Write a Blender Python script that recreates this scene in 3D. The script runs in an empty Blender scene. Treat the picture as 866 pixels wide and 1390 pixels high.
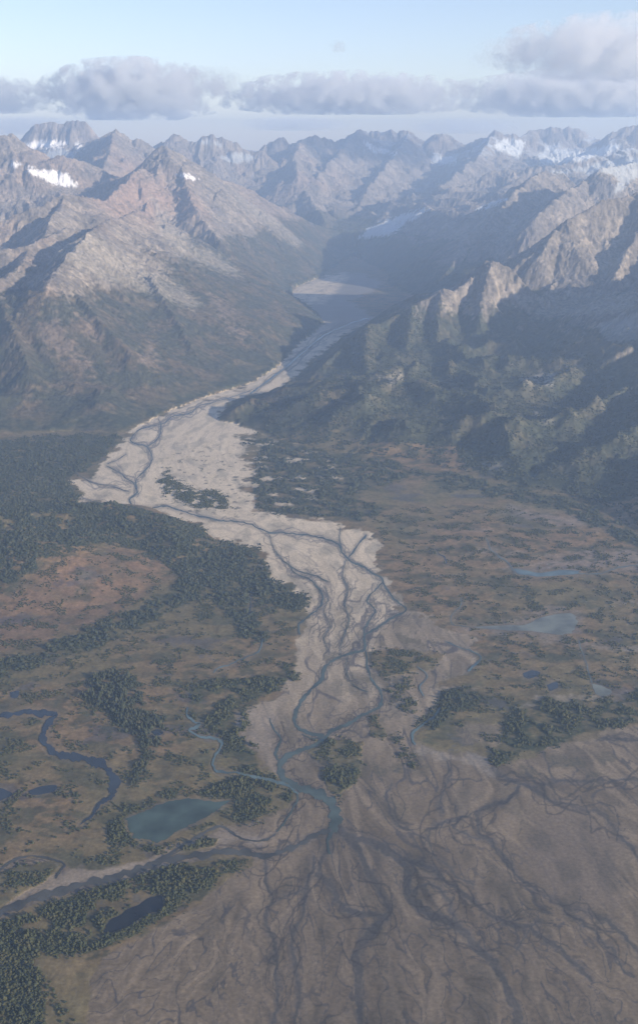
import bpy, math, random
import numpy as np

rng = np.random.default_rng(11)
random.seed(11)
PI = math.pi
col = bpy.context.scene.collection
scene = bpy.context.scene

# ------------------------------------------------------------------ camera
H = 1500.0                    # flying height above the plain, metres
F = 1500.0                    # focal length in pixels of the 866 x 1390 frame
CX, CY = 433.0, 695.0
TH = math.atan(500.0 / F)     # pitch: horizon lies at row 195
CT, ST = math.cos(TH), math.sin(TH)

def row_Y(py, z=0.0):
    return (H - z) / np.tan(TH + np.arctan((np.asarray(py, float) - CY) / F))

def ground(px, py, z=0.0):
    Y = row_Y(py, z)
    depth = Y * CT + (H - z) * ST
    return (np.asarray(px, float) - CX) / F * depth, Y

def at(px, py, Ykm):
    Y = Ykm * 1000.0
    z = H - Y * math.tan(TH + math.atan((py - CY) / F))
    depth = Y * CT + (H - z) * ST
    return ((px - CX) / F * depth, Y, z)

def proj(x, y, z):
    depth = y * CT + (H - z) * ST
    return CX + F * x / depth, CY + F * ((H - z) * CT - y * ST) / depth

# ------------------------------------------------------------------ noise
_perm = rng.permutation(512).astype(np.int32)
_ang = rng.random(512) * 2 * PI
_gx = np.cos(_ang).astype(np.float32); _gy = np.sin(_ang).astype(np.float32)

def pnoise(x, y, seed=0):
    x = np.asarray(x, np.float64); y = np.asarray(y, np.float64)
    xf = np.floor(x); yf = np.floor(y)
    xi = xf.astype(np.int64); yi = yf.astype(np.int64)
    fx = (x - xf).astype(np.float32); fy = (y - yf).astype(np.float32)
    xi0 = (xi + seed * 37) & 511; xi1 = (xi0 + 1) & 511
    yi0 = yi & 511; yi1 = (yi0 + 1) & 511
    p0 = _perm[xi0]; p1 = _perm[xi1]
    def g(p, yy, dx, dy):
        k = _perm[(p + yy) & 511]
        return _gx[k] * dx + _gy[k] * dy
    u = fx * fx * fx * (fx * (fx * 6 - 15) + 10)
    v = fy * fy * fy * (fy * (fy * 6 - 15) + 10)
    a = g(p0, yi0, fx, fy); b = g(p1, yi0, fx - 1, fy)
    c = g(p0, yi1, fx, fy - 1); d = g(p1, yi1, fx - 1, fy - 1)
    return ((a + (b - a) * u) * (1 - v) + (c + (d - c) * u) * v) * 1.5

def fbm(x, y, wl, octs=4, seed=0, gain=0.5):
    s = 0; amp = 1.0; tot = 0; x = x / wl; y = y / wl
    c, d = math.cos(0.6), math.sin(0.6)
    for o in range(octs):
        s = s + amp * pnoise(x, y, seed + o * 3); tot += amp; amp *= gain
        x, y = (x * c - y * d) * 2.03 + 7.1, (x * d + y * c) * 2.03 + 3.7
    return s / tot

def ridged(x, y, wl, octs=5, seed=0, gain=0.55):
    s = 0; amp = 1.0; tot = 0; x = x / wl; y = y / wl; w = 1.0
    c, d = math.cos(0.9), math.sin(0.9)
    for o in range(octs):
        n = 1 - np.abs(pnoise(x, y, seed + o * 5)) * 1.6
        n = np.clip(n, 0, 1) ** 2 * w
        w = np.clip(n * 1.6, 0, 1)
        s = s + amp * n; tot += amp; amp *= gain
        x, y = (x * c - y * d) * 2.07 + 1.7, (x * d + y * c) * 2.07 + 9.2
    return s / tot

def sstep(a, b, x):
    t = np.clip((x - a) / (b - a), 0, 1)
    return t * t * (3 - 2 * t)

# ------------------------------------------------------------------ polygons
def seg_dist(px, py, pts, closed):
    d2 = np.full(px.shape, 1e18)
    n = len(pts)
    for k in range(n if closed else n - 1):
        ax, ay = pts[k][:2]; bx, by = pts[(k + 1) % n][:2]
        vx, vy = bx - ax, by - ay
        L = vx * vx + vy * vy + 1e-9
        t = np.clip(((px - ax) * vx + (py - ay) * vy) / L, 0, 1)
        dx = px - ax - t * vx; dy = py - ay - t * vy
        np.minimum(d2, dx * dx + dy * dy, out=d2)
    return np.sqrt(d2)

def inside(px, py, pts):
    r = np.zeros(px.shape, bool); n = len(pts)
    for k in range(n):
        ax, ay = pts[k][:2]; bx, by = pts[(k + 1) % n][:2]
        if ay == by: continue
        c = ((ay > py) != (by > py)) & (px < (bx - ax) * (py - ay) / (by - ay) + ax)
        r ^= c
    return r

def sdf(px, py, pts, pad=40.0):
    """positive inside, in the unit of the points, clamped to -pad away from the polygon"""
    P = np.array(pts, float)
    lo = P.min(0) - pad; hi = P.max(0) + pad
    out = np.full(px.shape, -pad)
    m = (px > lo[0]) & (px < hi[0]) & (py > lo[1]) & (py < hi[1])
    if not m.any(): return out
    x = px[m]; y = py[m]
    d = seg_dist(x, y, pts, True)
    out[m] = np.where(inside(x, y, pts), d, -d)
    return out

# ------------------------------------------------------------------ the map, read off the photograph
FLOOR = [(-600,1700),(-600,612),(0,590),(100,584),(160,590),(180,583),(230,557),(280,538),(345,518),(368,503),(388,485),
         (402,468),(425,452),(438,438),(428,425),(410,412),(393,402),(400,390),(430,378),(452,364),(470,352),(484,349),
         (500,358),(530,372),(525,386),(560,400),(575,415),(540,440),(512,436),(482,450),(457,468),(427,492),(402,512),(377,532),(350,536),
         (312,545),(300,562),(330,580),(365,592),(400,602),(450,610),(520,620),(580,628),(640,645),(700,657),(760,668),
         (820,690),(870,725),(950,760),(1500,850),(1500,1700)]
GRAVEL_UP = [(345,518),(365,505),(385,488),(400,470),(425,453),(438,440),(430,425),(412,410),(394,402),(400,391),(430,379),
         (465,370),(495,372),(520,384),(500,398),(472,408),(512,432),(495,440),(470,452),(445,472),(420,490),(397,514),(377,530),
         (345,537),(320,548),(298,560),(322,572),(345,586),(322,596),(340,606),(326,622),(345,640),(332,655),(322,662),(345,680),(340,694),
         (383,701),(452,706),(465,716),(497,724),(515,743),(512,760),(519,778),(533,805),(551,827),(600,845),(640,870),
         (630,905),(560,930),(480,900),(430,880),(407,862),(412,845),(420,830),(414,806),
         (370,784),(361,762),(352,743),(318,738),(285,731),(272,713),(225,701),(150,691),(110,683),(114,670),(94,652),
         (122,646),(140,626),(172,596),(190,577),(230,557),(280,540),(330,526)]
GRAVEL_LOW = [(551,824),(590,850),(610,872),(648,886),(640,905),(600,930),(590,955),(563,985),(560,1003),(600,1018),(640,1022),(655,1030),(676,1042),
         (712,1030),(744,1019),(783,1005),(866,985),(1100,950),(1100,1500),(110,1500),(120,1330),(136,1300),(150,1290),(190,1271),
         (231,1250),(270,1226),(290,1206),(310,1191),(341,1176),(343,1160),(300,1157),(250,1167),(175,1190),(125,1205),(50,1230),
         (0,1250),(-200,1320),(-200,1240),(0,1182),(25,1164),(50,1161),(90,1174),(135,1180),(190,1172),(225,1155),(265,1135),(300,1121),
         (330,1117),(370,1105),(402,1080),(395,1058),(355,1040),(345,1012),(330,995),(322,970),(350,955),(385,938),(404,912),
         (396,886),(407,860),(440,845),(500,830)]
SPIT = [(620,985),(650,980),(675,990),(683,1010),(672,1022),(640,1012),(615,1002)]
ISLE_MEADOW = [[(-200,1260),(-200,1245),(0,1191),(25,1176),(75,1169),(86,1178),(50,1200),(15,1221),(0,1233)],
               [(406,1017),(428,1007),(468,999),(492,1009),(493,1038),(478,1062),(460,1083),(446,1072),(440,1042),(424,1030)],
               [(495,884),(560,882),(600,890),(588,912),(522,915),(505,905)],
               [(495,975),(512,968),(522,985),(520,1002),(500,998)],
               [(230,1166),(240,1154),(280,1135),(300,1137),(295,1149),(250,1163)]]
LAKES = {'lake': [(172,1112),(184,1106),(200,1100),(217,1092),(235,1087),(252,1085),(270,1085),(290,1088),(312,1087),(303,1093),(296,1099),(285,1106),(270,1114),(258,1120),(240,1129),(231,1136),(215,1144),(206,1142),(200,1139),(190,1139),(182,1137),(180,1131),(174,1126),(176,1118)],
         'pond': [(205,1218),(220,1217),(223,1230),(214,1237),(200,1241),(186,1250),(170,1259),(155,1265),(142,1265),(145,1257),(150,1249),(163,1243),(175,1234),(188,1229),(197,1222)]}
MILKY = {'a': [(640,851),(690,849),(713,848),(735,838),(770,832),(783,840),(779,854),(762,862),(720,857),(690,856)],
         'b': [(698,772),(716,775),(733,778),(760,774),(783,775),(784,779),(760,781),(733,783),(716,781),(702,779)],
         'c': [(803,928),(816,931),(829,938),(826,943),(815,945),(807,940)]}
SMALLPOND = [[(38,1074),(55,1068),(75,1066),(76,1073),(60,1078),(45,1079)],[(-8,1068),(8,1072),(18,1078),(8,1084),(-8,1088)],
             [(205,993),(215,990),(222,995),(212,999)],[(110,796),(122,793),(128,797),(116,799)],[(14,940),(26,938),(25,946),(16,947)],[(709,914),(722,910),(733,914),(720,921),(712,920)],[(742,930),(755,926),(757,933),(746,938)]]

# forests: (polygon, density, size)
FORESTS = [
 ('strip', [(-150,1300),(0,1254),(50,1233),(125,1208),(175,1193),(250,1170),(300,1160),(340,1162),(338,1174),(308,1189),(288,1203),(268,1223),(229,1246),(188,1266),(148,1286),(120,1296),(60,1302),(60,1440),(-150,1440)]),
 ('isle', [(232,1165),(242,1155),(280,1136),(299,1138),(294,1148),(262,1158)]),
 ('belt', [(148,1120),(165,1100),(225,1080),(280,1070),(320,1058),(372,1056),(402,1074),(398,1090),(372,1103),(330,1112),(300,1112),(322,1098),(318,1084),(290,1083),(250,1081),(215,1088),(172,1106),(168,1125),(182,1142),(214,1150),(250,1134),(290,1112),(300,1120),(262,1134),(216,1158),(180,1150),(155,1140)]),
 ('bar', [(316,1108),(345,1106),(352,1115),(335,1118),(318,1116)]),
 ('dark', [(122,925),(148,914),(172,916),(190,934),(205,962),(225,978),(215,1005),(205,1022),(196,1050),(186,1066),(176,1070),(178,1045),(190,1020),(193,1002),(166,992),(152,970),(134,958),(116,946)]),
 ('mid', [(250,965),(258,946),(275,930),(330,925),(400,903),(398,922),(372,942),(332,958),(330,990),(345,1012),(350,1035),(328,1048),(318,1020),(306,998),(285,992),(262,978)]),
 ('bank', [(-200,585),(0,600),(110,588),(165,594),(140,622),(120,640),(92,652),(112,670),(108,682),(150,693),(225,703),(270,714),(283,732),(318,740),(352,745),(360,764),(369,786),(414,808),(420,818),(400,828),(368,822),(345,826),(352,845),(364,864),(352,870),(326,864),(318,842),(298,818),(276,812),(250,826),(214,838),(168,860),(100,890),(50,906),(-60,944),(-100,920),(0,890),(60,880),(130,852),(160,836),(230,802),(246,784),(228,766),(180,752),(130,757),(90,770),(55,790),(0,808),(-200,850)]),
 ('wood', [(345,668),(352,610),(330,600),(350,590),(400,604),(450,612),(520,622),(560,640),(540,655),(500,660),(480,672),(520,690),(500,705),(470,704),(452,703),(383,698),(350,692)]),
 ('isle', [(213,650),(230,640),(242,652),(262,662),(290,664),(312,678),(318,692),(270,690),(225,675)]),
 ('isle', [(445,1040),(462,1015),(488,1012),(491,1038),(477,1061),(460,1081),(448,1068)]),
 ('isle', [(430,1010),(468,1000),(478,1004),(440,1014)]),
 ('isle', [(527,922),(555,919),(566,925),(542,944),(532,953),(525,942)]),
 ('isle', [(541,962),(558,949),(568,954),(563,965),(548,971)]),
 ('isle', [(533,1003),(542,998),(553,1014),(548,1034),(536,1028)]),
 ('isle', [(552,1030),(560,1028),(566,1042),(560,1046)]),
 ('isle', [(452,1085),(466,1078),(464,1088),(455,1094)]),
 ('grove', [(566,985),(580,975),(596,958),(600,940),(625,928),(652,936),(656,950),(630,962),(610,975),(590,985)]),
 ('edge', [(672,1036),(664,1018),(690,992),(700,960),(740,950),(800,958),(866,940),(1000,930),(1000,955),(866,980),(783,1000),(744,1014),(712,1025)]),
 ('hem', [(560,640),(620,642),(700,660),(760,672),(820,694),(866,728),(940,770),(866,745),(820,722),(780,700),(700,680),(600,660)]),
]
SHRUBPATCH = [(600,680,50),(560,702,30),(690,715,28),(750,735,40),(630,745,14),(625,800,30),(652,805,20),(700,960,50),(650,945,40),(800,960,40)]

# water lines: (points, width px at start, end, kind)
CH = [
 ([(345,528),(318,538),(290,546),(270,551),(258,561),(235,565),(222,575),(190,583),(178,597),(186,603),(200,607),(207,625),(196,640),(185,652),(186,668),(177,678),(182,692)],1.2,2.4,'river'),
 ([(215,568),(219,582),(214,596),(200,606)],1.6,1.6,'river'),
 ([(145,632),(160,640),(170,648),(182,657),(188,672)],1.6,1.8,'river'),
 ([(172,616),(160,624),(146,630)],1.1,1.3,'river'),
 ([(182,690),(205,690),(225,687),(243,692),(260,698),(282,703),(300,707),(325,708),(345,714),(365,723),(385,723),(400,725),(428,728),(448,734),(460,740),(465,750),(470,757),(480,764),(492,769),(504,777),(517,785),(523,797),(531,808),(541,818),(551,827),(543,833),(533,838),(520,847),(509,854),(500,859),(494,864),(496,880),(488,884),(470,889),(452,896),(445,902),(440,908),(438,920),(432,928),(420,938),(412,949),(405,960),(401,969),(400,977),(403,986),(416,994),(440,999)],2.0,5.0,'river'),
 ([(519,791),(508,803),(498,814),(503,822),(509,830),(502,842),(494,856),(495,874)],2.6,3.0,'river'),
 ([(462,716),(461,728),(462,742)],1.2,1.8,'river'),
 ([(497,726),(487,738),(480,749),(473,757)],3.2,3.0,'river'),
 ([(496,880),(499,905),(503,920),(511,932),(517,940),(519,950),(514,961),(492,971),(478,980),(464,987),(450,993),(442,1000),(430,1010),(412,1017),(396,1024),(385,1032)],2.5,6.0,'river'),
 ([(398,1022),(385,1031),(379,1043),(386,1056),(398,1064),(412,1070),(426,1074),(438,1081),(448,1092),(455,1106),(456,1118),(452,1129)],6.0,16.0,'river'),
 ([(375,1021),(381,1005),(376,994),(371,989),(366,975)],4.0,1.4,'river'),
 ([(382,1036),(376,1028),(374,1020)],7.0,4.0,'river'),
 ([(452,1125),(446,1140),(445,1150),(448,1160)],9.0,2.0,'river'),
 ([(450,1127),(436,1131),(420,1138),(405,1147),(390,1153),(375,1159),(360,1162),(342,1159),(325,1156),(300,1157),(275,1161),(250,1163),(225,1169),(200,1177),(170,1187),(140,1194),(100,1204),(50,1220),(0,1239),(-60,1262),(-140,1290)],6.0,13.0,'brown'),
 ([(375,1132),(362,1140),(345,1142),(325,1137),(312,1128),(300,1122),(282,1129),(262,1140),(240,1153),(225,1163),(205,1172)],2.4,4.5,'brown'),
 ([(402,1075),(404,1086),(395,1102),(385,1118),(375,1130)],2.0,2.0,'river'),
 ([(-80,1225),(-20,1192),(0,1181),(22,1167),(45,1162),(68,1166),(88,1174),(80,1185),(76,1193)],3.5,3.0,'brown'),
 ([(458,1124),(470,1132),(483,1137),(500,1142),(513,1147),(526,1155),(538,1165),(548,1174),(553,1185),(554,1203),(558,1220),(570,1232),(583,1240),(603,1250),(623,1260),(634,1272),(643,1285),(656,1294),(668,1302),(683,1330),(700,1370),(715,1420)],5.0,12.0,'silt'),
 ([(470,1134),(488,1155),(494,1168),(498,1180),(510,1200),(523,1220),(526,1236),(520,1250),(508,1262),(498,1271),(488,1286),(483,1302),(490,1340),(485,1400)],4.0,10.0,'silt'),
 ([(433,1185),(444,1196),(453,1210),(458,1224),(466,1234),(485,1238),(508,1242),(522,1248)],5.0,8.0,'silt'),
 ([(445,1155),(438,1166),(434,1176),(433,1186)],3.0,4.0,'silt'),
 ([(558,1224),(566,1210),(580,1200),(596,1206),(610,1222),(612,1240),(622,1256)],3.0,3.5,'silt'),
 ([(538,1162),(556,1168),(580,1176),(600,1192),(618,1206),(640,1222),(660,1240),(690,1252),(720,1262),(760,1290),(800,1330)],3.0,6.0,'silt'),
 ([(360,1164),(360,1182),(360,1200),(370,1214),(371,1226),(362,1238),(360,1250),(369,1266),(371,1280),(372,1302),(378,1340),(370,1400)],2.5,4.0,'silt'),
 ([(424,1164),(426,1180),(418,1196),(415,1212),(412,1226),(410,1240),(400,1262),(395,1280),(401,1300),(405,1340),(400,1400)],2.0,5.0,'silt'),
 ([(370,1226),(384,1218),(400,1212),(416,1206)],1.6,1.6,'silt'),
 ([(703,1068),(699,1078),(688,1086),(670,1092),(653,1100),(647,1108),(648,1116),(653,1130),(666,1144),(683,1160),(694,1175),(703,1190),(717,1202),(733,1210),(748,1219),(763,1226),(793,1236),(823,1251),(840,1264),(853,1280),(880,1310)],2.6,6.0,'silt'),
 ([(640,1020),(652,1030),(660,1041),(676,1050),(693,1059),(712,1066),(728,1072),(742,1082),(758,1091),(782,1096),(808,1103),(823,1112),(833,1125),(840,1134),(848,1141),(858,1152),(868,1166),(900,1190)],1.8,5.5,'silt'),
 ([(733,1065),(756,1062),(783,1059),(820,1059),(870,1057),(930,1060)],1.8,2.4,'silt'),
 ([(782,1003),(800,1001),(830,1003),(870,1004),(920,998)],1.4,3.0,'silt'),
 ([(653,1137),(638,1136),(623,1130),(617,1122),(620,1114),(634,1108),(648,1102)],1.6,2.0,'silt'),
 ([(648,1102),(628,1110),(608,1115),(592,1120),(583,1127),(580,1140),(588,1160),(604,1172),(622,1190),(640,1200)],1.6,1.6,'silt'),
 ([(598,1027),(612,1045),(609,1062),(600,1078),(597,1092),(601,1104)],1.2,2.4,'silt'),
 ([(530,1060),(525,1080),(530,1100),(540,1120),(560,1130),(580,1138)],1.0,1.6,'silt'),
 ([(763,1228),(770,1240),(790,1250),(806,1266),(830,1290),(850,1320)],2.0,3.0,'silt'),
 ([(700,1290),(716,1268),(722,1258),(732,1248)],1.6,2.2,'silt'),
 ([(598,960),(588,974),(573,984),(562,994),(559,1001),(563,1012)],2.5,3.2,'creek'),
 ([(625,812),(626,822),(615,832),(612,840),(615,848),(640,852)],1.6,1.2,'creek'),
 ([(605,872),(628,880),(648,888),(652,895),(645,903),(635,912)],1.5,3.0,'creek'),
 ([(565,905),(580,918),(570,932),(575,946)],1.0,1.4,'creek'),
 ([(-60,978),(0,972),(30,967),(55,968),(75,970),(68,979),(63,988),(60,1000),(62,1010),(70,1020),(80,1025),(98,1029),(115,1030),(130,1034),(142,1039),(152,1048),(157,1062),(153,1078)],5.0,13.0,'slough'),
 ([(153,1074),(147,1085),(135,1092),(125,1108),(108,1120)],9.0,1.0,'slough'),
 ([(255,960),(255,972),(262,979),(272,982),(266,988),(258,992),(266,998),(280,1002),(293,1003),(301,1008),(299,1017),(292,1028),(289,1040),(296,1047),(310,1049),(327,1051),(350,1056),(378,1062),(395,1070),(405,1079)],3.2,4.0,'creek'),
 ([(410,846),(418,838),(428,830),(436,822),(438,808),(430,796),(420,786),(400,778),(392,765)],3.0,1.6,'river'),
 ([(408,862),(405,850),(412,842)],3.0,3.0,'river'),
 ([(356,868),(354,880),(346,888),(330,894),(314,902),(296,908),(290,914)],2.4,1.4,'creek'),
 ([(340,810),(341,822),(337,836)],2.0,1.6,'slough'),
 ([(440,1000),(425,1003),(410,997)],1.4,1.2,'river'),
 ([(698,778),(690,765),(672,752),(664,742),(660,730)],2.0,1.5,'creek'),
 ([(783,778),(800,780),(815,779),(835,772),(870,766)],1.6,1.6,'creek'),
 ([(590,745),(596,752),(604,758),(606,766)],1.6,1.6,'slough'),
 ([(785,868),(788,880),(795,900),(803,928)],1.2,1.4,'creek'),
 ([(835,690),(850,705),(866,722),(900,740)],2.0,3.0,'slough'),
 ([(100,640),(125,655),(150,660),(176,668)],0.8,1.2,'river'),
 ([(110,676),(140,684),(170,688),(188,690)],1.0,1.6,'river'),
 ([(500,940),(480,930),(470,910),(472,892)],1.0,1.2,'river'),
 ([(470,760),(465,780),(472,800),(468,820),(474,840),(468,860),(462,880),(463,892)],1.2,1.6,'river'),
 ([(440,796),(446,812),(440,830),(448,850),(440,866),(446,884)],1.0,1.4,'river'),
 ([(446,790),(428,782),(405,775),(385,762),(372,745),(365,724)],1.6,1.0,'river'),
 ([(340,535),(380,505),(410,480),(440,455),(480,438),(500,432)],3.0,2.5,'river'),
]

# ------------------------------------------------------------------ ridges: (group, slope, [(px, py, Y km)...])
RIDGES = [
 ('spur', .62, .36, [(62,393,7.4),(85,360,8.0),(118,322,8.8),(150,300,10.0),(190,290,11.0)]),
 ('spur', .58, .36, [(62,393,7.4),(20,402,7.5),(-30,400,7.7),(-120,370,8.2),(-260,340,8.6)]),
 ('spur', .60, .40, [(118,322,8.8),(180,358,8.9),(250,400,8.8),(312,442,8.6),(352,475,8.3)]),
 ('spur', .62, .40, [(100,395,7.6),(140,440,7.2),(180,480,6.9)]),
 ('spur', .62, .40, [(0,402,7.5),(20,450,6.9),(40,500,6.5)]),
 ('spur', .60, .40, [(200,370,8.7),(235,425,8.0),(260,470,7.5)]),
 ('spur', .50, .30, [(-260,330,9.0),(-120,335,9.0),(-20,348,8.9),(40,338,9.1),(92,312,9.7)]),
 ('spur', .55, .34, [(40,338,9.1),(30,365,8.4),(0,385,8.0)]),
 ('saddle', .60, .35, [(90,268,10.8),(50,284,10.5),(0,300,10.3),(-100,290,10.0),(-260,270,10.0)]),
 ('saddle', .60, .35, [(90,268,10.8),(150,276,11.5),(205,292,12.0),(255,322,12.0),(330,368,11.6),(385,400,11.3)]),
 ('saddle', .65, .40, [(90,268,10.8),(70,300,10.0),(60,330,9.3)]),
 ('snowy', .70, .35, [(-260,215,13.6),(-80,205,14.0),(15,183,14.5),(30,200,14.4),(50,224,14.0),(80,214,14.3),(112,222,14.5),(150,238,14.6)]),
 ('table', .95, .40, [(36,186,21),(50,174,21),(66,171,21),(90,167,21),(105,168,21),(118,173,21),(128,184,21),(138,190,21)]),
 ('point', .70, .45, [(95,208,18),(112,200,18),(130,192,18),(143,186,18),(157,178,18),(168,184,18),(180,188,18),(192,188,18),(205,200,18),(215,208,18)]),
 ('point', .70, .45, [(157,178,18),(150,205,16.5),(140,235,15.3),(120,255,14.4)]),
 ('big', .80, .40, [(198,232,13.6),(208,214,13.9),(215,201,14),(235,192,14),(250,196,14),(262,196,14),(276,201,14),(290,203,14),(303,209,14),(315,212,14),(330,222,14.2),(343,214,14.4),(352,210,14.5),(368,215,14.5),(385,232,14.3),(400,250,14),(430,290,13.5),(450,322,13.3)]),
 ('big', .80, .40, [(218,203,14),(214,235,13.4),(206,262,12.8),(196,288,12.3)]),
 ('big', .75, .40, [(255,199,14),(262,240,13.2),(270,285,12.4),(300,330,11.7)]),
 ('big', .75, .40, [(300,210,14),(310,250,13.1),(330,290,12.6),(350,330,12.1)]),
 ('big', .75, .40, [(355,212,14.5),(370,260,13.6),(395,300,13.0),(420,345,12.6)]),
 ('big', .75, .40, [(198,232,13.6),(184,234,13.0),(165,254,12.6),(150,270,12.2)]),
 ('backl', .80, .40, [(205,205,20.5),(225,196,20),(233,194,20),(237,184,20),(246,189,20),(258,192,20),(268,188,20),(280,188,20),(295,190,20),(310,195,20),(330,202,20),(345,208,20),(356,207,20)]),
 ('backm', .75, .40, [(350,214,21.5),(362,200,22),(374,194,22),(380,189,22),(395,196,22),(410,191,22),(430,187,22),(445,193,22),(455,197,22.6),(475,186,24),(490,176,24),(500,179,24),(520,177,24),(535,181,24),(550,181,24),(560,184,24),(577,190,24),(590,184,24),(600,184,24),(612,190,24),(628,198,24)]),
 ('backm', .62, .38, [(490,176,24),(470,200,22),(440,232,19.8),(415,262,18.0),(440,300,16.5)]),
 ('backm', .62, .38, [(555,184,24),(530,220,21.6),(500,258,19.2),(485,285,17.8)]),
 ('backm', .62, .38, [(410,192,22),(400,215,20),(405,240,18.4)]),
 ('backr', .70, .40, [(628,198,24),(650,188,24),(662,184,24),(672,181,24),(682,186,24),(700,187,24),(715,184,24.5),(727,178,25),(735,176,25),(748,174,25),(757,178,25),(770,177,25),(785,179,25),(798,184,25),(812,195,25)]),
 ('backr', .60, .36, [(672,181,24),(650,215,21.5),(620,240,19.8),(590,262,18.2),(560,292,16.8)]),
 ('corner', .70, .38, [(812,195,23),(830,185,22),(850,175,22),(866,171,22),(920,166,22),(1000,170,22),(1150,175,22)]),
 ('ice', .35, .22, [(670,238,18),(740,228,18),(800,216,18.5),(866,206,19),(1000,198,19),(1150,195,19)]),
 ('knob', .72, .42, [(760,232,14.8),(740,236,14.5),(715,246,14),(690,273,13.3),(668,298,12.8),(650,315,12.5),(615,335,12.0),(588,347,11.8)]),
 ('knob', .60, .40, [(560,275,17.0),(600,290,15.5),(610,305,14.6),(590,322,13.8)]),
 ('block', .75, .42, [(860,222,13.5),(815,231,13),(800,243,13),(770,260,12.5),(745,279,12),(722,305,11.6)]),
 ('massif', .80, .38, [(1150,360,9.6),(1000,315,9.7),(930,282,9.8),(866,262,9.8),(838,272,9.7),(812,277,9.6),(795,288,9.5),(770,300,9.35),(748,322,9.2),(736,345,9.0),(727,366,8.9),(716,385,8.8),(700,398,8.7),(688,398,8.65)]),
 ('massif', .74, .40, [(688,398,8.65),(676,372,8.62),(668,357,8.6),(655,372,8.55),(640,380,8.5),(618,395,8.4),(600,392,8.35),(585,402,8.3),(570,407,8.25),(552,420,8.2),(535,428,8.1),(515,440,8.0),(500,438,7.95),(485,455,7.8),(465,470,7.65),(440,492,7.4),(415,520,7.05),(392,540,6.8)]),
 ('massif', .85, .42, [(866,262,9.8),(868,310,9.3),(850,345,8.9),(835,375,8.6)]),
 ('massif', .85, .42, [(930,285,9.7),(925,335,8.8),(880,370,8.5),(860,400,8.3)]),
 ('massif', .62, .36, [(668,357,8.6),(655,400,8.25),(650,440,7.9)]),
 ('massif', .62, .36, [(600,392,8.35),(596,430,8.0),(592,470,7.6)]),
 ('massif', .62, .36, [(560,412,8.2),(555,450,7.8),(545,490,7.3),(540,520,6.9)]),
 ('massif', .70, .42, [(500,438,7.95),(495,475,7.4),(500,500,7.1),(480,530,6.8),(465,555,6.4)]),
 ('massif', .70, .42, [(440,492,7.4),(430,520,7.0),(420,550,6.6),(425,575,6.2)]),
 ('massif', .60, .42, [(620,545,6.9),(660,530,7.0),(700,520,7.1),(760,525,7.0),(800,540,6.8)]),
 ('massif', .60, .42, [(560,560,6.3),(600,565,6.25),(640,575,6.1)]),
 ('massif', .62, .42, [(590,590,5.9),(640,590,5.85),(700,585,5.9),(740,600,5.7)]),
 ('massif', .62, .42, [(470,580,6.05),(520,575,6.05),(550,590,5.85)]),
 ('massif', .55, .42, [(688,490,7.4),(740,480,7.5),(800,470,7.5),(840,500,7.0),(800,560,6.3),(780,600,5.8),(745,635,5.35)]),
 ('wall', .55, .42, [(790,655,5.05),(830,612,5.2),(866,572,5.4),(920,520,5.7),(980,480,6.0),(1040,440,6.3),(1120,400,6.6)]),
 ('wall', .55, .42, [(925,440,6.6),(960,402,6.9),(1010,348,7.2),(1060,306,7.5),(1150,296,7.8),(1300,300,8.2)]),
 ('hill', .60, .50, [(320,553,6.2),(343,539,6.33),(366,548,6.25)]),
 ('hill', .60, .50, [(366,533,6.6),(380,523,6.65),(392,535,6.55)]),
 ('rise', .22, .12, [(-200,700,4.2),(0,702,4.2),(60,700,4.25)]),
 ('rise', .25, .14, [(92,694,4.3),(150,690,4.38)]),
 ('rise', .20, .12, [(-150,740,3.85),(0,738,3.9),(60,742,3.85)]),
 ('rise', .25, .14, [(165,698,4.3),(215,712,4.2),(240,730,4.05)]),
]
GROUPS = []
for r in RIDGES:
    if r[0] not in GROUPS: GROUPS.append(r[0])

# ------------------------------------------------------------------ terrain height on a regular world grid
CELL = 25.0
X0, X1, Y0, Y1 = -13000.0, 13000.0, 3200.0, 31000.0
gx = np.arange(X0, X1 + 1, CELL); gy = np.arange(Y0, Y1 + 1, CELL)
GX, GY = np.meshgrid(gx, gy)                     # [row, col]

floor_w = []
for (px, py) in FLOOR:
    x, y = ground(px, py); floor_w.append((float(x), float(y)))

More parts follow.
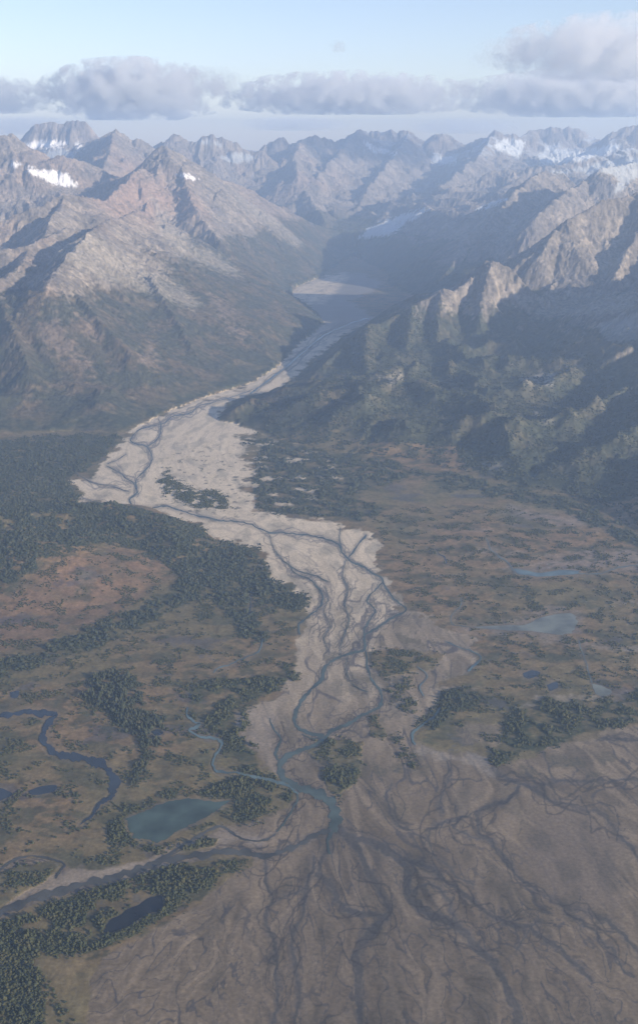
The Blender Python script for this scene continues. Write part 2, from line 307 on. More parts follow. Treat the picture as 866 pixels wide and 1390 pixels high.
wx = GX + 260 * fbm(GX, GY, 1700, 3, 40) + 70 * fbm(GX, GY, 420, 2, 44)
wy = GY + 260 * fbm(GX, GY, 1700, 3, 50) + 70 * fbm(GX, GY, 420, 2, 54)
best = np.full(GX.shape, -1e9); grp = np.zeros(GX.shape, np.int16)
bt = np.zeros(GX.shape); bd = np.zeros(GX.shape)
for ri, (g, s0, s1, pts) in enumerate(RIDGES):
    W = [at(*p) for p in pts]
    arr = np.array(W)
    zmax = arr[:, 2].max(); reach = min(zmax / s1 + 900, 6000)
    j0 = max(0, int((arr[:, 0].min() - reach - X0) / CELL)); j1 = min(GX.shape[1], int((arr[:, 0].max() + reach - X0) / CELL) + 1)
    i0 = max(0, int((arr[:, 1].min() - reach - Y0) / CELL)); i1 = min(GX.shape[0], int((arr[:, 1].max() + reach - Y0) / CELL) + 1)
    if j1 <= j0 or i1 <= i0: continue
    amt = 0.22 if g in ('rise', 'hill') else 1.0
    k = amt * np.clip(1.0, 0, 1)
    sx = GX[i0:i1, j0:j1] + (wx - GX)[i0:i1, j0:j1] * 0.6 * k; sy = GY[i0:i1, j0:j1] + (wy - GY)[i0:i1, j0:j1] * 0.6 * k
    rx = GX[i0:i1, j0:j1]; ry = GY[i0:i1, j0:j1]
    hb = np.full(sx.shape, -1e9); db = np.zeros(sx.shape); tb = np.zeros(sx.shape)
    acc = 0.0
    for a in range(len(W) - 1):
        ax, ay, az = W[a]; bx, by, bz = W[a + 1]
        vx, vy = bx - ax, by - ay; L2 = vx * vx + vy * vy + 1e-6; L = math.sqrt(L2)
        # true position near the crest, warped position away from it
        t0 = np.clip(((rx - ax) * vx + (ry - ay) * vy) / L2, 0, 1)
        d0 = np.hypot(rx - ax - t0 * vx, ry - ay - t0 * vy)
        t1 = np.clip(((sx - ax) * vx + (sy - ay) * vy) / L2, 0, 1)
        d1 = np.hypot(sx - ax - t1 * vx, sy - ay - t1 * vy)
        w = sstep(60, 700, d0)
        t = t0 * (1 - w) + t1 * w; d = d0 * (1 - w) + d1 * w
        z = az + (bz - az) * t
        LL = 650.0
        hh = z - (s1 * d + (s0 - s1) * LL * (1 - np.exp(-d / LL)))
        m = hh > hb
        hb = np.where(m, hh, hb); db = np.where(m, d, db); tb = np.where(m, acc + t * L, tb)
        acc += L
    sub = best[i0:i1, j0:j1]; m = hb > sub
    best[i0:i1, j0:j1] = np.where(m, hb, sub)
    grp[i0:i1, j0:j1] = np.where(m, GROUPS.index(g), grp[i0:i1, j0:j1])
    bd[i0:i1, j0:j1] = np.where(m, db, bd[i0:i1, j0:j1])
    bt[i0:i1, j0:j1] = np.where(m, tb + ri * 977.0, bt[i0:i1, j0:j1])

gi = {g: i for i, g in enumerate(GROUPS)}
dfl = -sdf(GX, GY, floor_w, 1e9)                 # distance outside the valley floor, metres (negative on it)
out = np.clip(dfl, 0, None)
base = np.minimum(0.22 * out, 60 + 0.05 * out) + np.clip((GY - 17500) * 0.06, 0, 500)
base = base + ridged(GX, GY, 620, 4, 5) * np.clip(out * 0.35, 0, 140) * (1 - .5 * sstep(600, -400, GX - .08 * (GY - 6000)))
small = (grp == gi['rise']) | (grp == gi['hill'])
rock = np.clip(best, 0, None)
# gullies running down from the crests, and broken rock
ribs = ridged(bt, bd * 0.35, 260, 4, 21) - 0.35
ridn = ridged(GX, GY, 900, 5, 31) - 0.33
steepw = sstep(20, 300, bd) * (1 - sstep(2500, 4500, bd))
farw = 1 + 0.5 * sstep(10000, 20000, GY)
amp = np.where(small, 0.0, 1.0) * sstep(60, 500, rock)
calm = .35 + .65 * sstep(250, 650, rock)
leftw = sstep(600, -400, GX - .08 * (GY - 6000)) * sstep(12000, 10500, GY)
calm = np.where(leftw > .5, calm * (1 - .35 * leftw), .9)
mt = rock + amp * farw * calm * ((110 + 10 * (GX > 0) * (GY < 11000)) * ribs * steepw + 70 * ridn * sstep(0, 250, bd))
mt = mt + np.where(small, 0, 1) * sstep(10, 150, rock) * 14 * (1 - .5 * leftw) * (ridged(GX, GY, 210, 3, 61) - .3)
foot = 0.75 * out
hgt = np.maximum(np.minimum(mt, foot + np.where(small, 1e6, 0)), np.minimum(base, foot))
hgt = np.where(small, np.maximum(rock * sstep(0, 30, rock), hgt), hgt)
# the wooded rises on the left roll gently
lr = sdf(GX, GY, [tuple(float(v) for v in ground(a, b)) for a, b in [(-300,640),(60,640),(110,685),(230,705),(262,730),(200,745),(120,760),(50,790),(-300,850)]], 250)
hgt = hgt + sstep(-60, 150, lr) * (14 + 16 * fbm(GX, GY, 320, 3, 77))

# water-cut gullies: many drops at once
def erode(h, n, steps, rate, seed):
    r = np.random.default_rng(seed)
    hh, ww = h.shape
    flat = h.ravel()
    cand = np.flatnonzero((h > 60).ravel() & (np.abs(GX) < 9500).ravel())
    k = cand[r.integers(0, len(cand), n)]
    y = k // ww + r.random(n); x = k % ww + r.random(n)
    dx = np.zeros(n); dy = np.zeros(n); sed = np.zeros(n); vel = np.ones(n)
    for s in range(steps):
        x = np.clip(x, 1, ww - 3); y = np.clip(y, 1, hh - 3)
        xi = x.astype(int); yi = y.astype(int); u = x - xi; v = y - yi
        b = yi * ww + xi
        h00 = flat[b]; h10 = flat[b + 1]; h01 = flat[b + ww]; h11 = flat[b + ww + 1]
        ggx = (h10 - h00) * (1 - v) + (h11 - h01) * v
        ggy = (h01 - h00) * (1 - u) + (h11 - h10) * u
        hc = (h00 * (1 - u) + h10 * u) * (1 - v) + (h01 * (1 - u) + h11 * u) * v
        gl = np.hypot(ggx, ggy) + 1e-6
        dx = dx * .45 - ggx / gl * .55; dy = dy * .45 - ggy / gl * .55
        l = np.hypot(dx, dy) + 1e-6; dx /= l; dy /= l
        nx = np.clip(x + dx, 1, ww - 3); ny = np.clip(y + dy, 1, hh - 3)
        xi2 = nx.astype(int); yi2 = ny.astype(int); u2 = nx - xi2; v2 = ny - yi2
        b2 = yi2 * ww + xi2
        hn = (flat[b2] * (1 - u2) + flat[b2 + 1] * u2) * (1 - v2) + (flat[b2 + ww] * (1 - u2) + flat[b2 + ww + 1] * u2) * v2
        dh = hc - hn
        cap = np.clip(dh, 0, 25) * vel * 1.2
        er = np.where(dh > 0, np.clip((cap - sed) * rate, -sed * .3, np.maximum(dh, 0) * .4), -np.minimum(sed, -dh))
        sed = sed + er
        idx = np.concatenate([b, b + 1, b + ww, b + ww + 1])
        wgt = np.concatenate([er * (1 - u) * (1 - v), er * u * (1 - v), er * (1 - u) * v, er * u * v])
        flat = flat - np.bincount(idx, wgt, flat.size)
        vel = vel * .985
        x, y = nx, ny
    return flat.reshape(h.shape)

h0 = hgt
for b in range(5):
    hgt = erode(hgt, 90000, 42, 0.11, 100 + b)
hgt = np.where(dfl < 0, h0, np.maximum(hgt, 0.5))
# jagged crests
jag = .5 - 1.3 * np.abs(fbm(bt, bt * 0 + 3.3, 420, 4, 71, .65))
notch = np.clip(pnoise(bt / 520.0, bt * 0 + 9.1, 73), -1, .25)
hgt = hgt + np.where(small, 0, 1) * sstep(420, 0, bd) * sstep(250, 700, rock) * farw * (1 + .6 * sstep(15000, 20000, GY)) * (62 * jag + 35 * notch)

def sample(A, x, y):
    fx = np.clip((x - X0) / CELL, 0, A.shape[1] - 1.001); fy = np.clip((y - Y0) / CELL, 0, A.shape[0] - 1.001)
    xi = fx.astype(int); yi = fy.astype(int); u = fx - xi; v = fy - yi
    return (A[yi, xi] * (1 - u) + A[yi, xi + 1] * u) * (1 - v) + (A[yi + 1, xi] * (1 - u) + A[yi + 1, xi + 1] * u) * v

def sample_n(A, x, y):
    xi = np.clip(np.rint((x - X0) / CELL), 0, A.shape[1] - 1).astype(int); yi = np.clip(np.rint((y - Y0) / CELL), 0, A.shape[0] - 1).astype(int)
    return A[yi, xi]

# ------------------------------------------------------------------ ground grid, finer where it is nearer
PXA, PXB, PXS = -190.0, 1056.0, 1.2
cols = np.arange(PXA, PXB, PXS)
rows = []
Y = float(row_Y(1440)); 
while Y < 30500:
    rows.append(Y)
    d = math.atan(H / Y)
    step_px = 1.2 * H / (math.sin(d) ** 2) / F * math.cos(TH - d) ** 2
    Y += min(step_px, 0.0021 * Y)
rows = np.array(rows)
PX, YY = np.meshgrid(cols, rows)
XX = (PX - CX) / F * (YY * CT + H * ST)
PY = CY + F * (H * CT - YY * ST) / (YY * CT + H * ST)
XX += 0; 
hm = np.where(YY > Y0, sample(hgt, XX, YY), 0.0)
far = YY > Y0
onplain = np.where(YY > Y0 + 30, sample_n(dfl, XX, YY) < 0, True) & (hm < 4)
hilly = ~onplain
# fine relief of the mountains
dt = ridged(XX, YY, 120, 4, 81) - .3
crag = fbm(XX, YY, 45, 3, 91)
ampf = sstep(3, 120, hm) * far
rk = np.clip(.28 + .72 * sstep(300, 600, hm + 90 * fbm(XX, YY, 500, 3, 95)) - .25 * sstep(600, -400, XX - .08 * (YY - 6000)) * sstep(12000, 10500, YY), .2, 1)
Z = hm + ampf * (rk * (19 * dt + 5 * crag) + 5 * crag + 4 * fbm(XX, YY, 22, 2, 97))
Z = np.where(hm > 3, np.maximum(Z, hm * 0.5), Z)


# ------------------------------------------------------------------ masks on the plain
nz = fbm(XX, YY, 130, 4, 3)            # edge wobble
nz2 = fbm(XX, YY, 38, 3, 9)
persp = np.clip((PY - 195) / 800, .12, 1)   # pixels per metre shrink with distance
wob = (nz * 16 + nz2 * 7) * persp
flat_m = PY > 345
def M(poly, soft=2.5, wb=1.0, pad=40):
    s = sdf(PX, PY, poly, pad)
    return sstep(-soft, soft, s + wob * wb)
g_up = M(GRAVEL_UP, 1.8, 1.5); g_low = M(GRAVEL_LOW, 2.5, .8); spit = M(SPIT, 6, 1.4) * .8
gravel = np.maximum(np.maximum(g_up, g_low), spit)
isle = np.zeros(PX.shape)
for p in ISLE_MEADOW: isle = np.maximum(isle, M(p, 2.0, .6))
forest = np.zeros(PX.shape)
for n, p in FORESTS:
    forest = np.maximum(forest, M(p, 3.0, .9))
forest = forest * (.25 + .75 * sstep(-.30, -.02, fbm(XX, YY, 70, 3, 601) + .35 * fbm(XX, YY, 22, 2, 611)))
lake_s = np.full(PX.shape, -40.0)
for p in list(LAKES.values()) + list(MILKY.values()) + SMALLPOND:
    lake_s = np.maximum(lake_s, sdf(PX, PY, p, 12))
patchy = sstep(-8, 8, sdf(PX, PY, [(300,570),(345,590),(400,604),(450,625),(470,660),(400,690),(330,690),(330,640)], 30)) * sstep(.10, .26, fbm(XX, YY, 110, 4, 751))
gravel = np.maximum(gravel, patchy * .8)
gravel = gravel * (1 - isle)
gravel = np.where(onplain, gravel, gravel * sstep(5, 1, hm))

# water distance
wd = np.full(PX.shape, 30.0); wds = np.full(PX.shape, 30.0)
wqx = PX + (7 * fbm(PX, PY, 26, 3, 701) + 2.5 * fbm(PX, PY, 7, 2, 705)) * persp; wqy = PY + (6 * fbm(PX, PY, 26, 3, 703) + 2 * fbm(PX, PY, 7, 2, 707)) * persp
for pts, w0, w1, kind in CH:
    P = np.array(pts, float); lo = P.min(0) - 26; hi = P.max(0) + 26
    i0, i1 = np.searchsorted(-PY[:, 0], [-hi[1], -lo[1]]); j0, j1 = np.searchsorted(cols, [lo[0], hi[0]])
    if i1 <= i0 or j1 <= j0: continue
    d = seg_dist(PX[i0:i1, j0:j1], PY[i0:i1, j0:j1], pts, False) - (w0 + w1) * .25
    if kind == 'silt':
        P_ = np.array(pts, float); ss_ = np.linspace(0, 1, len(pts))
        ds = seg_dist(wqx[i0:i1, j0:j1], wqy[i0:i1, j0:j1], pts, False) - (w0 + w1) * .30
        wds[i0:i1, j0:j1] = np.minimum(wds[i0:i1, j0:j1], ds); d = ds
    wd[i0:i1, j0:j1] = np.minimum(wd[i0:i1, j0:j1], d)

def braids(seed):
    """thin side channels that leave each main channel and join it again"""
    r = np.random.default_rng(seed); out_ = []
    for pts, w0, w1, kind in CH:
        if kind not in ('river', 'silt', 'brown'): continue
        P = catmull(pts, 5); s_ = np.concatenate([[0], np.cumsum(np.hypot(*np.diff(P, axis=0).T))])
        if s_[-1] < 45: continue
        T = np.gradient(P, axis=0); T /= (np.hypot(T[:, 0], T[:, 1]) + 1e-9)[:, None]; Nn = np.stack([-T[:, 1], T[:, 0]], 1)
        pz = np.clip((P[:, 1] - 195) / 800, .5, 1.2)
        for c in range(7 if kind == 'river' else 3):
            lam = r.uniform(28, 60) if kind == 'river' else r.uniform(60, 120); A = r.uniform(7, 17) if kind == 'river' else r.uniform(10, 26)
            o_ = A * pz * (pnoise(s_ / lam / .6, np.full(len(s_), r.random() * 400), 31) * 1.5 + (.35 if kind == 'river' else .08) * pnoise(s_ / 7, np.full(len(s_), r.random() * 400), 33))
            a = r.integers(0, max(1, len(P) // 3)); b = len(P) - r.integers(0, max(1, len(P) // 3))
            Q = (P + Nn * o_[:, None])[a:b]
            if len(Q) < 8: continue
            ins = np.maximum(sdf(Q[:, 0], Q[:, 1], GRAVEL_UP, 20), sdf(Q[:, 0], Q[:, 1], GRAVEL_LOW, 20))
            run = []
            for q, g in zip(Q, ins):
                if g > 2: run.append(tuple(q))
                else:
                    if len(run) > 8: out_.append((run, kind, r.uniform(.5, 1.25)))
                    run = []
            if len(run) > 8: out_.append((run, kind, r.uniform(.5, 1.25)))
    return out_
def catmull(pts, n=6):
    P = np.array(pts, float); P = np.vstack([2 * P[0] - P[1], P, 2 * P[-1] - P[-2]])
    outp = []
    for k in range(1, len(P) - 2):
        for t in np.arange(n) / n:
            outp.append(.5 * (2 * P[k] + (P[k + 1] - P[k - 1]) * t + (2 * P[k - 1] - 5 * P[k] + 4 * P[k + 1] - P[k + 2]) * t * t + (3 * P[k] - P[k - 1] - 3 * P[k + 1] + P[k + 2]) * t ** 3))
    outp.append(P[-2]); return np.array(outp)
BR = braids(7)
thin = np.zeros(PX.shape)
for pts, kind, w_ in BR:
    P = np.array(pts); lo = P.min(0) - 6; hi = P.max(0) + 6
    i0, i1 = np.searchsorted(-PY[:, 0], [-hi[1], -lo[1]]); j0, j1 = np.searchsorted(cols, [lo[0], hi[0]])
    if i1 <= i0 or j1 <= j0: continue
    wk = w_ * (1.5 if kind == 'silt' else .9) * (1 + .8 * nz2[i0:i1, j0:j1])
    d = seg_dist((wqx if kind == 'silt' else PX)[i0:i1, j0:j1] * .6 + PX[i0:i1, j0:j1] * .4, (wqy if kind == 'silt' else PY)[i0:i1, j0:j1] * .6 + PY[i0:i1, j0:j1] * .4, pts, False)
    thin[i0:i1, j0:j1] = np.maximum(thin[i0:i1, j0:j1], sstep(1.3, .2, d / np.maximum(wk, .2)) * (.6 if kind == 'silt' else .75))

# flow direction over the gravel, from the traced channels, then streaks drawn out along it
segs = []
for pts, w0, w1, kind in CH:
    if kind in ('slough',): continue
    for a, b in zip(pts[:-1], pts[1:]):
        L = math.hypot(b[0] - a[0], b[1] - a[1]) + 1e-6
        segs.append(((a[0] + b[0]) / 2, (a[1] + b[1]) / 2, (b[0] - a[0]) / L, (b[1] - a[1]) / L, L * (w0 + w1)))
segs = np.array(segs)
cs = 8
cxs = np.arange(-200, 1070, cs); cys = np.arange(340, 1460, cs)
QX, QY = np.meshgrid(cxs.astype(float), cys.astype(float))
vx = np.zeros(QX.shape); vy = np.full(QX.shape, 1e-3)
for sx_, sy_, tx, ty, wg in segs:
    if ty < -0.2: tx, ty = -tx, -ty
    d2 = (QX - sx_) ** 2 + (QY - sy_) ** 2
    w = wg / (d2 + 140) ** 1.25
    vx += w * tx; vy += w * ty
l = np.hypot(vx, vy); ang = np.arctan2(vy / l, vx / l)

def q_sample(A, x, y):
    fx = np.clip((x + 200) / cs, 0, A.shape[1] - 1.001); fy = np.clip((y - 340) / cs, 0, A.shape[0] - 1.001)
    xi = fx.astype(int); yi = fy.astype(int); u = (fx - xi); v = (fy - yi)
    return (A[yi, xi] * (1 - u) + A[yi, xi + 1] * u) * (1 - v) + (A[yi + 1, xi] * (1 - u) + A[yi + 1, xi + 1] * u) * v
FS = 1.15
fxs = np.arange(-190, 1056, FS); fys = np.arange(360, 1442, FS)
RX, RY = np.meshgrid(fxs, fys)
ca = q_sample(np.cos(ang), RX, RY); sa = q_sample(np.sin(ang), RX, RY)
base_a = np.arctan2(sa, ca)
pscale = np.clip((RY - 195) / 800, .2, 1.3)
upg = .42 + .58 * sstep(700, 900, RY)
A_ = base_a + upg * 1.65 * fbm(RX / pscale, RY / pscale * 1.4, 44, 3, 201) + .5 * pnoise(RX / pscale / 19, RY / pscale / 15, 207)
DX = np.cos(A_).astype(np.float32); DY = (np.sin(A_) * (.55 + .35 * pscale)).astype(np.float32)
def r_idx(x, y):
    xi = np.clip(np.rint((x + 190) / FS), 0, RX.shape[1] - 1).astype(np.int32); yi = np.clip(np.rint((y - 360) / FS), 0, RX.shape[0] - 1).astype(np.int32)
    return yi, xi
def lic(src, L):
    acc = src.copy()
    for sg in (1, -1):
        x = RX.copy(); y = RY.copy()
        for k in range(L):
            yi, xi = r_idx(x, y)
            x = x + sg * DX[yi, xi] * 1.6; y = y + sg * DY[yi, xi] * 1.6
            yi, xi = r_idx(x, y)
            acc += src[yi, xi]
    return acc / (2 * L + 1)
n1 = fbm(RX / pscale, RY / pscale * 1.5, 8.5, 2, 301); n2 = fbm(RX / pscale, RY / pscale * 1.5, 21, 3, 311)
l1 = lic(n1, 12); l2 = lic(n2, 16)
l1 /= l1.std(); l2 /= l2.std()
def r_sample(A):
    fx = np.clip((PX + 190) / FS, 0, A.shape[1] - 1.001); fy = np.clip((PY - 360) / FS, 0, A.shape[0] - 1.001)
    xi = fx.astype(int); yi = fy.astype(int); u = fx - xi; v = fy - yi
    return (A[yi, xi] * (1 - u) + A[yi, xi + 1] * u) * (1 - v) + (A[yi + 1, xi] * (1 - u) + A[yi + 1, xi + 1] * u) * v
L1 = r_sample(l1); L2 = r_sample(l2)

# ------------------------------------------------------------------ plain relief
rel = 1.2 * sstep(-.5, .8, nz) * (1 - gravel) * onplain
rel = rel + 1.0 * isle
rel = rel * sstep(0.5, 5, wd) * sstep(1, -5, lake_s)
Z = np.where(onplain, np.clip(hm, 0, 4) * (1 - gravel) * sstep(0.5, 5, wd) + rel, Z)
bars = gravel * onplain * (0.25 * np.clip(L2, -1.5, 1.5) + .15 * np.clip(L1, -1.5, 1.5)) * .4 * sstep(1, 6, wd)
Z = Z + np.where(onplain, np.clip(bars, -.6, .3), 0)

# ------------------------------------------------------------------ base colours
def mix(a, b, t):
    t = np.asarray(t)[..., None]
    return a * (1 - t) + b * t
C = lambda r, g, b: np.array([r, g, b], float)
big = fbm(XX, YY, 900, 4, 401); med = fbm(XX, YY, 220, 4, 411); fine = fbm(XX, YY, 45, 3, 421); tiny = fbm(XX, YY, 17, 2, 431)
# meadow: rusty to olive bog
meadow = mix(np.broadcast_to(C(.140, .116, .060), PX.shape + (3,)), C(.190, .130, .072), sstep(-.3, .35, big + .4 * med))
ml = sdf(PX, PY, [(0,830),(60,790),(165,752),(235,775),(160,835),(60,868),(0,892),(-200,930),(-200,860)], 30)
meadow = mix(meadow, C(.190, .118, .075), sstep(-14, 10, ml + wob) * .75)
mr = sdf(PX, PY, [(480,680),(560,655),(700,680),(800,715),(866,760),(1000,790),(1000,800),(820,745),(640,735),(520,720)], 30)
meadow = mix(meadow, C(.200, .130, .080), sstep(-14, 10, mr + wob) * .42 * sstep(-.25, .2, med))
# vegetation stripes and thickets on the bog, drawn out east-west
strp = fbm(XX * .55 + YY * .12, YY * 1.0, 95, 4, 441)
thick = sstep(.08, .28, strp + .35 * fine) * .60
scrub = C(.040, .050, .030)
meadow = mix(meadow, scrub, thick * (1 - .5 * sstep(-14, 10, ml)))
wetspot = sstep(.34, .42, fbm(XX * .6, YY, 150, 3, 451) + .2 * tiny)
meadow = mix(meadow, C(.060, .062, .075), wetspot * .6)
palespot = sstep(.24, .40, fbm(XX * .4, YY * 1.3, 210, 4, 461) + .15 * tiny)
for pp_ in ([(735,762),(780,750),(866,744),(1000,750),(1000,776),(866,772),(800,773),(750,771)], [(600,848),(700,844),(740,832),(786,832),(790,858),(740,868),(690,860),(640,858)], [(690,690),(760,700),(820,712),(760,714),(700,704)]):
    meadow = mix(meadow, C(.215, .18, .16), sstep(-9, 7, sdf(PX, PY, pp_, 20) + wob * 1.3) * .6)
meadow = mix(meadow, C(.24, .21, .18), palespot * .45 * sstep(440, 560, PX) * sstep(640, 760, PY))
mot = sstep(.02, .22, fbm(XX * .7, YY, 60, 5, 471, .62)) * sstep(-.35, .2, med + big)
meadow = mix(meadow, scrub, mot * .65)
meadow = meadow * (1 + .45 * fine + .35 * tiny)[..., None]
woodfl = mix(np.broadcast_to(C(.030, .042, .024), PX.shape + (3,)), C(.062, .066, .034), sstep(-.2, .4, med + fine * .5))
woodfl = woodfl * (1 + .5 * fine + .4 * tiny)[..., None]
colr = mix(meadow, woodfl, forest)
# gravel: pale silt upstream, browner flats at the delta
brownp = sdf(PX, PY, [(545,822),(600,842),(648,868),(654,892),(640,912),(600,940),(560,960),(520,960),(510,930),(500,890),(520,850)], 40)
t_low = np.maximum(sstep(690, 1060, PY + 25 * med), sstep(-22, 14, brownp + wob) * .85)
gr = mix(np.broadcast_to(C(.57, .475, .35), PX.shape + (3,)), C(.180, .141, .098), t_low)
upg_ = .45 + .55 * sstep(720, 900, PY)
gr = gr * (1 + .11 * upg_ * np.clip(L1, -2, 2) + .06 * upg_ * np.clip(L2, -2, 2) + .12 * med + .10 * tiny)[..., None]
wet1 = sstep(.22, .06, np.abs(L2 + .25)) * sstep(-.25, .1, fbm(XX, YY, 260, 3, 471) + .15)
wet2 = sstep(.20, .05, np.abs(L1 - .3)) * sstep(-.2, .15, fbm(XX, YY, 180, 3, 481))
wetc = mix(np.broadcast_to(C(.105, .10, .105), PX.shape + (3,)), C(.070, .064, .064), t_low)
gr = mix(gr, wetc, np.clip(wet1 * .85 + wet2 * .7, 0, .9) * (.30 + .70 * sstep(700, 860, PY)))
# dark wet silt beside the delta channels
fan = sdf(PX, PY, [(450,1120),(600,1150),(680,1210),(780,1290),(840,1400),(760,1480),(340,1480),(350,1300),(420,1200),(430,1150)], 40)
gr = mix(gr, C(.060, .053, .050), sstep(-35, 40, fan + 25 * med + 12 * L2) * .25)
gr = mix(gr, C(.070, .062, .060), sstep(7, 0, wds + 3 * L1) * .35)
wetb = sstep(.8, -.8, wds) * (.75 + .25 * sstep(-.8, .4, L1))
gr = mix(gr, C(.030, .030, .034), wetb * .85)
gr = mix(gr, C(.12, .11, .10), sstep(4, 0, wd) * .40)
smooth_p = sdf(PX, PY, [(735,1110),(790,1100),(825,1130),(838,1180),(835,1225),(800,1235),(745,1205),(715,1160)], 40)
sp = sstep(-25, 15, smooth_p)
gr = mix(gr, C(.165, .132, .102) * (1 + .10 * med)[..., None], sp * .8)
grey = sstep(.0, .35, fbm(XX * 1.3, YY * .6, 110, 4, 731) + .2 * L2 * .3)
gr = mix(gr, gr * np.array([.60, .63, .66]), grey * .75)
gr = mix(gr, mix(np.broadcast_to(C(.10, .10, .105), PX.shape + (3,)), C(.030, .029, .033), t_low), thin)
spk = sstep(.22, .36, fbm(XX, YY, 42, 4, 741, .6)) * sstep(6, 14, PX - 205 + 0 * PY) * sstep(590, 620, PY) * sstep(720, 690, PY)
gr = mix(gr, C(.060, .062, .045), spk * .8)
sand = sstep(-6, 4, sdf(PX, PY, [(390,402),(400,390),(430,378),(463,371),(470,378),(455,394),(442,408),(420,412)], 20) + wob)
gr = mix(gr, C(.20, .185, .17) * (1 + .2 * med)[..., None], sstep(470, 425, PY) * (1 - sand))
for pb in ([(15,1228),(60,1206),(100,1192),(165,1180),(120,1182),(60,1190),(25,1210)], [(95,1179),(190,1174),(262,1140),(300,1125),(332,1128),(350,1143),(300,1149),(250,1159),(190,1179),(120,1196),(70,1206)], [(345,1010),(325,985),(330,970),(350,960),(380,950),(372,985),(370,1015),(375,1050)]):
    gr = mix(gr, C(.30, .25, .195) * (1 + .2 * med + .25 * fine)[..., None], sstep(-8, 5, sdf(PX, PY, pb, 20) + wob * .8) * .55)
# plants on the bars
veg = sstep(.10, .30, fbm(XX, YY * .8, 120, 4, 491) + .25 * tiny) * sstep(690, 760, PY) * sstep(1150, 1030, PY) * sstep(-.25, .5, L2 + .3)
veg = veg * (.35 + .65 * sstep(400, 560, PX))
gr = mix(gr, C(.075, .070, .048), veg * .6)
wht = sdf(PX, PY, [(566,1005),(600,1018),(650,1028),(662,1046),(625,1040),(590,1028),(568,1016)], 20)
gr = mix(gr, C(.36, .32, .27), sstep(-6, 5, wht + wob * 1.2) * .35)
fanm = sstep(-30, 30, fan)
gr = gr * (1 + .06 * fanm * np.clip(L2, -1.5, 1.8))[..., None]
colr = mix(colr, gr, gravel)
colr = mix(colr, mix(meadow, C(.105, .095, .055) * (1 + .7 * fine + .4 * tiny)[..., None], .4), isle * (1 - forest * .8))
# banks: pale rim where water meets the bog, reeds by the lake
rim = sstep(4.5, 1.0, np.abs(wd - 1)) * (1 - gravel)
colr = mix(colr, C(.17, .14, .10), rim * .35)
colr = mix(colr, C(.150, .125, .095) * (1 + .3 * fine)[..., None], sstep(-5, -.5, lake_s + wob * .5) * .55)
bed = sstep(-.5, 1.5, lake_s)
colr = mix(colr, C(.05, .055, .05), bed)

# mountains: brush below, rock and scree above
ddy, ddx = np.gradient(Z)
dYr = np.gradient(YY, axis=0); dXr = np.gradient(XX, axis=1)
zx = ddx / dXr; zy = ddy / dYr
slope = np.sqrt(zx ** 2 + zy ** 2)
Zs = hm
left = sstep(520, 420, PX)
tree_z = 400 + 170 * left + 150 * big + 80 * med + 30 * fine - 190 * (slope - .5) * (1 - .6 * left)
lat = sstep(0, 1, (Zs - tree_z) / 90 + .5)
steep = sstep(.75, 1.15, slope + .25 * fine)
brush = mix(np.broadcast_to(C(.044, .048, .034), PX.shape + (3,)), C(.090, .072, .048), sstep(-.15, .40, med + .5 * fine + .2 * big))
brush = mix(brush, C(.046, .056, .034), .5 * sstep(400, 520, PX))
brush = brush * (1 + .6 * tiny + .5 * fine)[..., None]
rockc = mix(np.broadcast_to(C(.150, .132, .116), PX.shape + (3,)), C(.245, .212, .178), sstep(-.2, .3, med + .4 * fine))
rockc = mix(rockc, C(.13, .12, .12), sstep(.1, .4, fbm(XX, YY, 330, 4, 501)) * .6)
redp = sstep(.02, .3, fbm(XX, YY, 1300, 3, 511) + .25 * med)
PXz, PYz = proj(XX, YY, Z)
redz = sstep(-30, 20, sdf(PXz, PYz, [(120,260),(170,225),(215,235),(250,250),(270,290),(200,300),(150,290)], 40))
redz2 = sstep(-20, 10, sdf(PXz, PYz, [(40,410),(70,400),(100,450),(110,490),(60,490),(40,440)], 30)) * .8
redz3 = sstep(-6, 4, sdf(PXz, PYz, [(436,320),(475,318),(480,330),(460,338),(446,336)], 30)) * 1.6
redm = np.clip(redp * left * .45 + redz * .8 + redz2 + redz3, 0, 1.3)
rockc = mix(rockc, C(.27, .19, .15), redm * .7)
rbv = np.clip(sample(ribs, XX, YY), -.4, .5)
talus = sstep(.0, -.3, rbv) * sstep(1.0, .5, slope)
rockc = mix(rockc, C(.25, .22, .185), talus * .55)
rockc = mix(rockc, C(.095, .085, .078), sstep(.05, .35, rbv + .3 * fine) * .5)
brush = mix(brush, C(.105, .085, .062), sstep(.1, .35, rbv + .35 * fine) * .45 * sstep(100, 300, Zs))
rockc = rockc * (1 + .45 * fine + .35 * tiny)[..., None]
mc = mix(brush, rockc, np.clip(np.maximum(lat, steep * sstep(40, 260, Zs) * (.40 + .3 * fine) * (1 - .6 * left) * (.4 + .6 * sstep(250, 450, Zs))), 0, 1))
grp_v = sample_n(grp, XX, YY)
hmask = np.where(onplain | (grp_v == gi['rise']) | (YY < 4600), 0, sstep(1, 12, Zs))
lowveg = mix(brush, woodfl, .5)
mc = mix(lowveg, mc, sstep(10, 80, Zs))
colr = mix(colr, mc, hmask * (1 - gravel))

